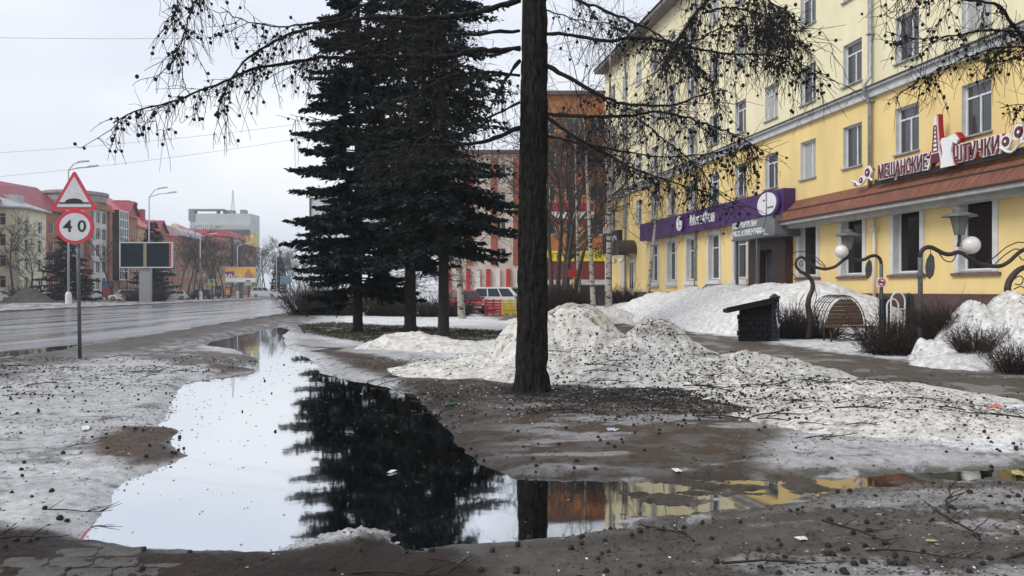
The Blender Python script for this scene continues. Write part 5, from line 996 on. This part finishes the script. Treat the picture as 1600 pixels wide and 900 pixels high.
ns = thing('no_smoking_plate', 'small white no smoking plate on the lamp post', 'sign', I(1377, 441, 23.42)); q = 7.2 * 23.4 / F
part('plate', MB().box(-q, q, -.02, 0, -q, q), wl, ns); rg = MB(); n = 24
for j in range(n): a, b = 2 * PI * j / n, 2 * PI * (j + 1) / n; rg.hexa([(q * .6 * math.cos(a), -.03, q * .6 * math.sin(a)), (q * .6 * math.cos(b), -.03, q * .6 * math.sin(b)), (q * .6 * math.cos(b), -.022, q * .6 * math.sin(b)), (q * .6 * math.cos(a), -.022, q * .6 * math.sin(a))], [(q * .85 * math.cos(a), -.03, q * .85 * math.sin(a)), (q * .85 * math.cos(b), -.03, q * .85 * math.sin(b)), (q * .85 * math.cos(b), -.022, q * .85 * math.sin(b)), (q * .85 * math.cos(a), -.022, q * .85 * math.sin(a))])
part('red_ring', rg, rsg, ns); part('red_bar', MB().tube([(-q * .5, -.034, q * .5), (q * .5, -.034, -q * .5)], .012, 4), rsg, ns); part('cigarette', MB().box(-q * .5, q * .5, -.029, -.023, -.02, .02), bsg, ns)
lamp('larger iron lamp with globe and lantern near the right edge', 17.5, [(1438, 430), (1438, 402)], [(1438, 402), (1439, 392), (1446, 386), (1456, 386), (1466, 392), (1476, 397), (1486, 398), (1496, 393), (1505, 396), (1515, 404), (1530, 412), (1548, 416), (1565, 416), (1578, 408), (1590, 396), (1602, 388), (1620, 388), (1632, 398), (1630, 412), (1612, 420)],
     [(1630, 412), (1605, 416), (1590, 422), (1578, 436), (1573, 452), (1578, 468), (1582, 480)],
     [[(1540, 412), (1556, 400), (1572, 386), (1590, 378), (1606, 380)], [(1555, 412), (1570, 398), (1586, 388), (1600, 392), (1606, 402), (1598, 408), (1592, 400)], [(1580, 440), (1592, 430), (1600, 434), (1596, 446), (1586, 444)], [(1466, 394), (1476, 408), (1488, 410), (1494, 398)], [(1584, 452), (1596, 446), (1604, 454)]],
     (1499, 346), (1517, 383), (1454, 417), 1.)
# --- semicircular wooden bench with wire hoops
BY = 22.9; bx_ = (1322 - 800) / F * BY; bz0 = gz(bx_, BY); be = thing('arched_bench', 'wooden bench with half-round plank back and iron legs under wire hoops', 'bench', (bx_, BY, bz0), .0); wd = mat('bench_wood', (.075, .042, .02), .65, .45, 5, .3, 12, stretch=(.3, 1, 3))
k_ = BY / F
for i in range(7):
    za, zb_ = .46 + i * .105, .46 + (i + 1) * .105 - .004; w0 = .52 * math.sqrt(max(.02, 1 - ((za - .46) / .76) ** 2)); w1 = .52 * math.sqrt(max(.02, 1 - ((zb_ - .46) / .76) ** 2))
    part('back_plank', MB().hexa([(-w0, .05, za), (w0, .05, za), (w0, .09, za), (-w0, .09, za)], [(-w1, .05, zb_), (w1, .05, zb_), (w1, .09, zb_), (-w1, .09, zb_)]), wd, be)
for k in range(3): part('seat_plank', MB().box(-.72, .72, -.42 + k * .15, -.29 + k * .15, .40, .44), wd, be)
for sx in (-.6, .6): part('leg', MB().tube([(sx, -.4, -.05), (sx * .95, -.36, .2), (sx, -.3, .39)], .025, 6), iron, be); part('leg', MB().tube([(sx, .1, -.05), (sx, .06, .39)], .025, 6), iron, be)
for k in range(6): y = .12 + k * .22; part('hoop', MB().tube([(.62 * math.cos(a), y, .36 + .95 * math.sin(a)) for a in np.linspace(0, PI, 15)], .014, 5), steel if k % 2 else iron, be)
for a in np.linspace(.2, PI - .2, 9): part('hoop_rail', MB().tube([(.625 * math.cos(a), .1, .36 + .955 * math.sin(a)), (.625 * math.cos(a), 1.25, .36 + .955 * math.sin(a))], .010, 4), iron, be)
part('seat_ornament', MB().tube([(.5 * math.sin(a * 3), -.1, .12 + .1 * math.cos(a * 5)) for a in np.linspace(0, 2 * PI, 30)], .012, 4), iron, be)
# --- white arch rack
RY = 21.8; rx = (1403 - 800) / F * RY; rk = thing('arch_rack', 'white metal arch rack between two dark lattice posts', 'rack', (rx, RY, gz(rx, RY)))
for dy, s_ in ((0, 1.), (.3, .85)): part('arch', MB().tube([(-.17 * s_, dy, -.05), (-.19 * s_, dy, 1.1 * s_)] + [(.19 * s_ * math.cos(a), dy, 1.18 * s_ + .22 * math.sin(a)) for a in np.linspace(PI, 0, 9)] + [(.19 * s_, dy, 1.1 * s_), (.16 * s_, dy, -.05)], .024, 7), white, rk, True)
part('crossbar', MB().tube([(-.17, 0, .95), (.17, 0, .95)], .018, 6).tube([(0, 0, .95), (0, .3, .8)], .016, 6), white, rk)
# --- leafless shrubs
shr = mat('shrub_twigs', (.038, .024, .019), .9, .4, 8)
def shrub_mesh(seed, n, h, r, sub=7):
    r_ = np.random.default_rng(seed); P = []; R = []
    for _ in range(n):
        a = r_.uniform(0, 2 * PI); q = math.sqrt(r_.random()); b = np.array([math.cos(a) * r * q * .55, math.sin(a) * r * q * .55, -.03]); d = np.array([math.cos(a) * q * .8, math.sin(a) * q * .8, 1.]) + r_.normal(0, .18, 3); L = h * r_.uniform(.6, 1.1) * (1.1 - .35 * q)
        s = np.linspace(0, 1, 4)[:, None]; pt = b + d * L * s + r_.normal(0, .025, (4, 3)) * s; P.append(pt); R.append(np.linspace(.009, .004, 4))
        for _k in range(sub):
            i = r_.integers(1, 4); d2 = d * .5 + r_.normal(0, .55, 3); P.append(pt[i] - (pt[i] - pt[i - 1]) * r_.random() + d2 * L * .28 * s); R.append(np.linspace(.006, .0035, 4))
    v, f = tubes(np.array(P), np.array(R), 3); return npmesh('shrub', v, f)
SH = [shrub_mesh(i, 210, 1., .8, 9) for i in range(4)]
def shrub(label, x, y, sx, sy, sz, v, group='leafless shrubs', z=None):
    o = link('leafless_shrub', SH[v % 4], shr); o.location = (x, y, topz(x, y) - .05 if z is None else z); o.scale = (sx, sy, sz); o.rotation_euler = (0, 0, v * 1.3); tag(o, label, 'shrub', group)
def shp(label, px, py, sx, sz, v, sy=None, **k): x, y = G(px, py); shrub(label, x, y, sx, sy or sx, sz, v, **k)
shp('dark clipped shrub just right of the display stand', 1226, 531, .8, .95, 0); shp('dark clipped shrub at the foot of the lamp stem', 1246, 531, .8, .95, 1); shp('dark shrub left of the arched bench, behind the lamp stem', 1284, 530, .8, .7, 2)
shp('bushy dark shrub in front of the white arch rack', 1388, 556, 1., .85, 3); shp('dark shrub right of the one below the arch rack', 1428, 552, 1., .82, 0); shp('low dark shrub in the snow left of the right heap', 1472, 562, .75, .55, 1); shp('reddish shrub at the foot of the right snow heap', 1522, 576, .55, .5, 2); shp('sparse shrub on the snow at the right edge', 1590, 586, .6, .55, 3); shp('dark shrub behind the arch rack posts', 1440, 536, .9, .8, 2)
for i, px in enumerate((478, 505, 530, 590, 612, 700, 660)):
    shrub(['dark bush at the road end left of the spruces', 'dark bush under the left spruce edge', 'broad dark bush behind the left spruce trunk', 'dark bush between left and middle spruce trunks', 'dark bush touching the middle spruce trunk from behind', 'low brown bush left of the leaning birch', 'dark bush between middle and right spruce trunks'][i], I(px, 480, 47 - i)[0], 47 - i * .5, 1.9, 1.6, 1.9 - .16 * i, i, 'bushes behind the spruces', 0)
for i, px in enumerate((858, 872, 888, 902, 968, 975)): shrub(['low brush right of the larch trunk', 'low brush under the dark bare trees', 'low brush below the yellow post', 'low brush between the pale birch trunks', 'low brush at the corner of the yellow building', 'low brush below the domed awning'][i], I(px, 480, 48 + (i > 3) * 4)[0], 48 + (i > 3) * 4, 1.3, 1.2, 1.6, i, 'brush by the birches', 0)
# ================================================================== TREES ACROSS THE ROAD
spruce('dark spruce standing behind the speed sign', *G(104, 472), 9.0, .6, 4.0, .25, 31, dens=.5, droop=.25, sprig=.45); spruce('dark spruce half hidden by the blank billboard', I(240, 470, 118)[0], 118, 12.0, .8, 3.6, .25, 32, dens=.45, droop=.25, sprig=.45); spruce('small far spruce beside the blue billboard', I(436, 460, 190)[0], 190, 10., .8, 2.6, .25, 33, dens=.4, droop=.25, sprig=.5)
spots = [(20, 100, .95), (50, 104, .8), (62, 98, .62), (178, 112, .85), (200, 120, .8), (258, 122, .7), (280, 128, .85), (292, 134, .95), (303, 130, .9), (318, 140, 1.0), (328, 146, .95), (340, 142, .9), (350, 150, 1.0), (360, 160, 1.0), (374, 168, 1.05), (388, 172, 1.0), (398, 180, 1.0), (415, 200, 1.15), (424, 215, 1.4), (432, 230, 1.0), (446, 225, 1.1), (455, 210, .9), (463, 190, .85), (470, 170, .7), (408, 240, 1.2), (440, 260, 1.3), (452, 250, 1.2), (476, 150, .6), (310, 118, .6), (333, 122, .6)]
LAB = 'bare roadside tree, number {} from the left'
ordw = ['first', 'second', 'third', 'fourth', 'fifth', 'sixth', 'seventh', 'eighth', 'ninth', 'tenth', 'eleventh', 'twelfth', 'thirteenth', 'fourteenth', 'fifteenth', 'sixteenth', 'seventeenth', 'eighteenth', 'nineteenth', 'twentieth', 'twenty-first', 'twenty-second', 'twenty-third', 'twenty-fourth', 'twenty-fifth', 'twenty-sixth', 'twenty-seventh', 'twenty-eighth', 'twenty-ninth', 'thirtieth']
for i, (px, Y, s_) in enumerate(sorted(spots)): bare_tree('bare tree across the road, %s from the left edge' % ordw[i], ((px - 800) / F * Y, Y, 0), s_, i)
for i, (px, Y) in enumerate(((212, 108), (246, 106), (40, 96))): shrub(['brown bush left of the billboard lamp post', 'brown bush right of the billboard pillar', 'brown bush beside the blue poster cabinet'][i], (px - 800) / F * Y, Y, 2.4, 2., 2.0, i, 'roadside bushes', 0)
x, y = G(45, 473); r_ = MB(); XX, YY = np.meshgrid(np.linspace(-5, 5, 40), np.linspace(-3, 3, 24)); zz = 1.9 * np.exp(-((XX / 2.2) ** 2 + (YY / 1.3) ** 2)) * (1 + .5 * (fbm(XX, YY, 5) - .5)) + .25 * (fbm(XX * 3, YY * 3, 6) - .5) - .12
idx = np.arange(XX.size).reshape(XX.shape); f = np.stack([idx[:-1, :-1], idx[:-1, 1:], idx[1:, 1:], idx[1:, :-1]], -1).reshape(-1, 4); o = link('dirt_heap', npmesh('heap', np.stack([XX, YY, zz], -1), f, True), mat('dirt_heap', (.07, .06, .055), .9, .5, 1.5, .5)); o.location = (x, y, 0); tag(o, 'dark heap of dirty snow beside the blue poster cabinet', 'dirt heap')
# overhead wires
wm_ = mat('wire', (.10, .10, .11), .6)
for i, (a, b, sag) in enumerate((((-260, 250, 60), (640, 168, 70), .8), ((-260, 296, 62), (640, 186, 74), .8), ((-260, 52, 50), (700, 46, 60), .5))):
    A_, B_ = Vector(I(*a)), Vector(I(*b)); tag(part('overhead_wire', MB().tube([tuple(A_.lerp(B_, t) - Vector((0, 0, sag * 4 * t * (1 - t)))) for t in np.linspace(0, 1, 24)], .011, 4), wm_), ['upper of the two thin wires crossing left of the spruces', 'lower of the two thin wires crossing left of the spruces', 'thin wire crossing the sky high at the top left'][i], 'wire', 'overhead wires')
# ================================================================== LITTER OF THE THAW
def topz_v(x, y):
    z = ground(x, y)[0].copy(); g = z.copy()
    for hf, x0, x1, y0, y1 in HEAPS:
        m = (x > x0) & (x < x1) & (y > y0) & (y < y1)
        if m.any(): hh = hf(x[m], y[m]); z[m] = np.where(hh > .015, g[m] + hh - .015, z[m])
    return z
def scatter(n, seed):
    """spots on the near ground, thick right of the larch, thin elsewhere; none in open water"""
    r_ = np.random.default_rng(seed); N = n * 14; y = 4.1 + 13 * r_.random(N) ** 1.25; x = (r_.random(N) * 1.5 - .75) * (y + .6)
    d = .05 + 1.0 * np.exp(-((x - 1.9) / 2.3) ** 2 - ((y - 10.7) / 1.35) ** 2) + .42 * np.exp(-((x - 2.6) / 1.8) ** 2 - ((y - 13) / 1.3) ** 2) + .16 * ((x > .3) & (y < 6.3)) + .03 * ((x < -3) & (y > 7) & (y < 15)) + .2 * np.exp(-((x - 5) / 2.) ** 2 - ((y - 9) / 1.2) ** 2)
    d = d * (.35 + 1.3 * ss(.4, .65, fbm(x * .9, y * .9, seed))); pd = ldist(PATH, x, y); d = d * np.where(pd < 2.2, .12, 1) * np.clip(y / 12, .25, 1.2)
    d = d * np.where((sdist(PUD, x, y) > .02), .012, 1) * np.where(x < road_near(y) + .3, 0, 1)
    i = r_.choice(N, n, replace=False, p=d / d.sum()); x, y = x[i], y[i]; z = np.maximum(topz_v(x, y), WL); o = np.argsort(y); return x[o], y[o], z[o]
gcone = mat('fallen_cone', (.016, .012, .010), .85, .5, 60)
cme = []
for k in range(4):
    v, f = cones(np.zeros((1, 3)), [1.]); 
    for q in range(3): v[:, q] *= (1.12, .92, .95)[q]
    cme.append(npmesh('fallen_cone', v, f)); cme[-1].materials.append(gcone)
x, y, z = scatter(1300, 301); rr = np.random.default_rng(5)
ind = 300
for i in range(ind):
    o = bpy.data.objects.new('larch_cone', cme[i % 4]); COL.objects.link(o); s_ = rr.uniform(.026, .044); o.scale = (s_, s_, s_ * rr.uniform(.9, 1.2)); o.location = (x[i], y[i], z[i] + s_ * .18); o.rotation_euler = (rr.uniform(0, 3), rr.uniform(0, 3), rr.uniform(0, 6))
    if x[i] < -1.5: lb, gp = 'small dark larch cone on the grey ice left of the puddle', 'larch cones left of the puddle'
    elif y[i] < 6.4: lb, gp = 'small dark larch cone on the wet mud in the right foreground', 'larch cones in the foreground'
    else: lb, gp = 'small dark larch cone on the dirty ground right of the larch trunk', 'larch cones below the larch'
    tag(o, lb, 'cone', gp)
v, f = cones(np.stack([x, y, z + .008], 1)[ind:], rr.uniform(.024, .044, len(x) - ind)); o = link('cone_litter', npmesh('cone_litter', v, f), gcone); tag(o, 'dark fallen larch cones strewn over snow and mud further back', 'cones', None, 'stuff')
# fallen twigs
def twig_mesh(seed):
    r_ = np.random.default_rng(seed); s = np.linspace(0, 1, 7); P = [np.stack([s - .5, .07 * np.cumsum(r_.normal(0, .6, 7)) * .5, .015 + .02 * np.sin(s * 6)], 1)]; R_ = [np.linspace(.011, .004, 7)]
    for _ in range(5):
        a = r_.integers(1, 6); sd_ = r_.choice([-1, 1]); L = r_.uniform(.12, .35); P.append(P[0][a] + np.stack([s * L * .8, sd_ * s * L * .7 + r_.normal(0, .008, 7) * (s > 0), r_.uniform(0, .1) * s], 1)); R_.append(np.linspace(.006, .003, 7))
    v, f = tubes(np.array(P), np.array(R_), 4); return npmesh('twig', v, f)
TM = [twig_mesh(i) for i in range(5)]; gtw = mat('fallen_twig', (.020, .014, .011), .85, .4, 20)
x, y, z = scatter(130, 411)
for i in range(len(x)):
    o = link('fallen_twig', TM[i % 5], gtw); s_ = rr.uniform(.25, .95); o.scale = (s_, s_, max(.5, s_)); o.location = (x[i], y[i], z[i] + .002); o.rotation_euler = (rr.normal(0, .06), rr.normal(0, .06), rr.uniform(0, 6.3) if i % 3 else rr.normal(0, .3))
    if x[i] < -1.5: lb, gp = 'thin dark twig on the grey ice left of the puddle', 'twigs left of the puddle'
    elif y[i] < 6.6: lb, gp = 'dark forked twig on the wet mud in the right foreground', 'twigs in the foreground'
    else: lb, gp = 'dark forked twig on the dirty ground right of the larch trunk', 'twigs below the larch'
    tag(o, lb, 'twig', gp)
# crumbs of bark, needles and grit
def flecks(n, seed, m, name, label, lo, hi, lift=.003):
    x, y, z = scatter(n, seed); r_ = np.random.default_rng(seed); a = r_.uniform(0, 2 * PI, n); L = r_.uniform(lo, hi, n) * np.clip(y / 9, .7, 1.6); Wd = L * r_.uniform(.15, .6, n)
    c = np.stack([x, y, z + lift], 1); u = np.stack([np.cos(a), np.sin(a), r_.normal(0, .15, n)], 1) * L[:, None]; w = np.stack([-np.sin(a), np.cos(a), r_.normal(0, .2, n)], 1) * Wd[:, None]; up = np.array([0, 0, 1.]) * (Wd * .5)[:, None]
    V = np.stack([c - u, c - w, c + u, c + w, c + up], 1).reshape(-1, 3); b = (np.arange(n) * 5)[:, None]; f = np.concatenate([b + np.array([[0, 1, 4]]), b + np.array([[1, 2, 4]]), b + np.array([[2, 3, 4]]), b + np.array([[3, 0, 4]])]); o = link(name, npmesh(name, V, f), m); tag(o, label, 'debris', None, 'stuff')
flecks(26000, 501, mat('bark_crumb', (.022, .016, .012), .9, .5, 30), 'bark_crumbs', 'dark bark crumbs and needles strewn over the ground', .008, .026)
flecks(2200, 502, mat('ice_crumb', (.55, .56, .58), .4, .3, 30), 'ice_crumbs', 'pale crumbs of ice scattered on the mud', .008, .024)
# specks floating on the meltwater
r_ = np.random.default_rng(91); fx_ = r_.uniform(-7, 1.5, 5000); fy_ = r_.uniform(4.8, 20, 5000); k = sdist(PUD, fx_, fy_) > .1; fx_, fy_ = fx_[k][:300], fy_[k][:300]; n = len(fx_)
a = r_.uniform(0, 2 * PI, n); L_ = r_.uniform(.005, .02, n) * np.clip(fy_ / 8, .7, 1.8); c = np.stack([fx_, fy_, np.full(n, WL + .002)], 1); u = np.stack([np.cos(a), np.sin(a), 0 * a], 1) * L_[:, None]; w = np.stack([-np.sin(a), np.cos(a), 0 * a], 1) * (L_ * .35)[:, None]
V = np.stack([c - u, c - w, c + u, c + w, c + np.array([0, 0, .004])], 1).reshape(-1, 3); b = (np.arange(n) * 5)[:, None]; o = link('floating_specks', npmesh('specks', V, np.concatenate([b + np.array([[0, 1, 4]]), b + np.array([[1, 2, 4]]), b + np.array([[2, 3, 4]]), b + np.array([[3, 0, 4]])])), mat('wet_speck', (.10, .085, .07), .8, .6, 3)); tag(o, 'specks of bark and needles floating on the puddle', 'debris', None, 'stuff')
# thawed grass below the spruces
r_ = np.random.default_rng(77); N = 40000; gx = r_.uniform(-9, 1, N); gy = r_.uniform(21, 38, N); k = (sdist(GRS, gx, gy) > -.1) & (fbm(gx * 2, gy * 2, 88) > .42); gx, gy = gx[k], gy[k]; n = len(gx); gzv = ground(gx, gy)[0]
a = r_.uniform(0, 2 * PI, n); c = np.stack([gx, gy, gzv], 1); w = np.stack([np.cos(a), np.sin(a), 0 * a], 1) * .012; t_ = c + np.stack([r_.normal(0, .04, n), r_.normal(0, .04, n), r_.uniform(.03, .09, n)], 1)
V = np.stack([c - w, c + w, t_], 1).reshape(-1, 3); o = link('grass', npmesh('grass', V, np.arange(n * 3).reshape(-1, 3)), mat('dull_grass', (.045, .042, .018), .9, .5, 2)); tag(o, 'dull winter grass thawed out around the spruce trunks', 'grass', None, 'stuff')
# floating bits on the puddle
def scrap(name, label, px, py, L_, Wd, m, seed, z=None, cat='litter', curl=.3):
    r_ = np.random.default_rng(seed); nx, ny = 7, 5; X, Y = np.meshgrid(np.linspace(-.5, .5, nx), np.linspace(-.5, .5, ny)); Z = curl * .35 * (r_.random((ny, nx)) - .3) * Wd + .004; X = X * L_ + r_.normal(0, .04, X.shape) * L_; Y = Y * Wd + r_.normal(0, .05, X.shape) * Wd
    mb = MB(); b = [tuple(p) for p in np.stack([X, Y, Z], -1).reshape(-1, 3)]; mb.v = b + [(p[0], p[1], p[2] + .003) for p in b]; n = nx * ny
    for i in range(ny - 1):
        for j in range(nx - 1): q = i * nx + j; mb.f += [(q, q + nx, q + nx + 1, q + 1), (q + n, q + 1 + n, q + nx + 1 + n, q + nx + n)]
    per = [j for j in range(nx)] + [nx * (i + 1) - 1 for i in range(1, ny)] + [nx * ny - 1 - j for j in range(1, nx)] + [nx * i for i in range(ny - 2, 0, -1)]
    mb.f += [(per[i], per[(i + 1) % len(per)], per[(i + 1) % len(per)] + n, per[i] + n) for i in range(len(per))]
    x, y = G(px, py); o = part(name, mb, m); o.location = (x, y, max(WL, topz(x, y)) + .006 if z is None else z); o.rotation_euler = (0, 0, r_.uniform(0, 6)); tag(o, label, cat)
pap = mat('paper_scrap', (.62, .62, .60), .8, .2, 20); yp = mat('yellow_bag', (.36, .33, .15), .5, .2, 10); rp_ = mat('red_wrapper', (.50, .16, .13), .45, .2, 10)
scrap('paper_scrap', 'flat white scrap on the ice left of the mud island', 134, 675, .26, .07, pap, 1); scrap('paper_scrap', 'pale scrap floating in the dark spruce reflection', 612, 733, .10, .04, pap, 2); scrap('paper_scrap', 'white scrap lying right of the larch trunk among cones', 1105, 633, .1, .07, pap, 3)
scrap('paper_scrap', 'pale round scrap above the right arm of the puddle', 1058, 737, .1, .06, pap, 4); scrap('food_wrapper', 'crumpled red and white wrapper on snow at the right edge', 1552, 661, .14, .11, rp_, 5, curl=1.2); scrap('plastic_bag', 'yellow-green scrap in the puddle at the right edge', 1590, 736, .2, .08, yp, 6, curl=.8); scrap('paper_scrap', 'white and blue scrap on the dirty snow below the larch', 958, 680, .12, .08, mat('blue_white_scrap', (.45, .50, .60), .6, .4, 9), 7, curl=1.)
scrap('paper_scrap', 'small yellowish scrap on the foreground ice at right', 1455, 857, .06, .03, yp, 8); scrap('paper_scrap', 'small white scrap on mud in the centre foreground', 1252, 853, .06, .05, pap, 9)
x, y = G(705, 640); gb = thing('green_bottle', 'crushed green plastic bottle on the mud beside the puddle', 'bottle', (x, y, topz(x, y) + .035), .5); gb.scale = (.62, .62, .62); gbm = mat('green_plastic', (.008, .09, .045), .25, .3, 8); pts = [(-.12, .030), (-.10, .040), (-.02, .034), (.05, .041), (.09, .03), (.12, .014), (.15, .014)]
part('body', MB().tube([(a, .008 * math.sin(a * 40), 0) for a, r in pts], [r for a, r in pts], 10), gbm, gb, True); part('cap', MB().tube([(.1505, 0, 0), (.172, 0, 0)], .017, 10), white, gb)

# ================================================================== damp air
hz_ = MB().box(-600, 600, -60, 700, -1.6, 48); ho = part('haze', hz_, None); hm = bpy.data.materials.new('haze'); hm.use_nodes = True; nt = hm.node_tree; nt.nodes.clear()
out = nt.nodes.new('ShaderNodeOutputMaterial'); pvn = nt.nodes.new('ShaderNodeVolumePrincipled'); pvn.inputs['Color'].default_value = (.86, .90, .97, 1); pvn.inputs['Density'].default_value = .0006; pvn.inputs['Anisotropy'].default_value = .2
nt.links.new(pvn.outputs[0], out.inputs['Volume']); ho.data.materials.append(hm); ho['kind'] = 'stuff'; ho['label'] = 'thin damp air over the whole street'
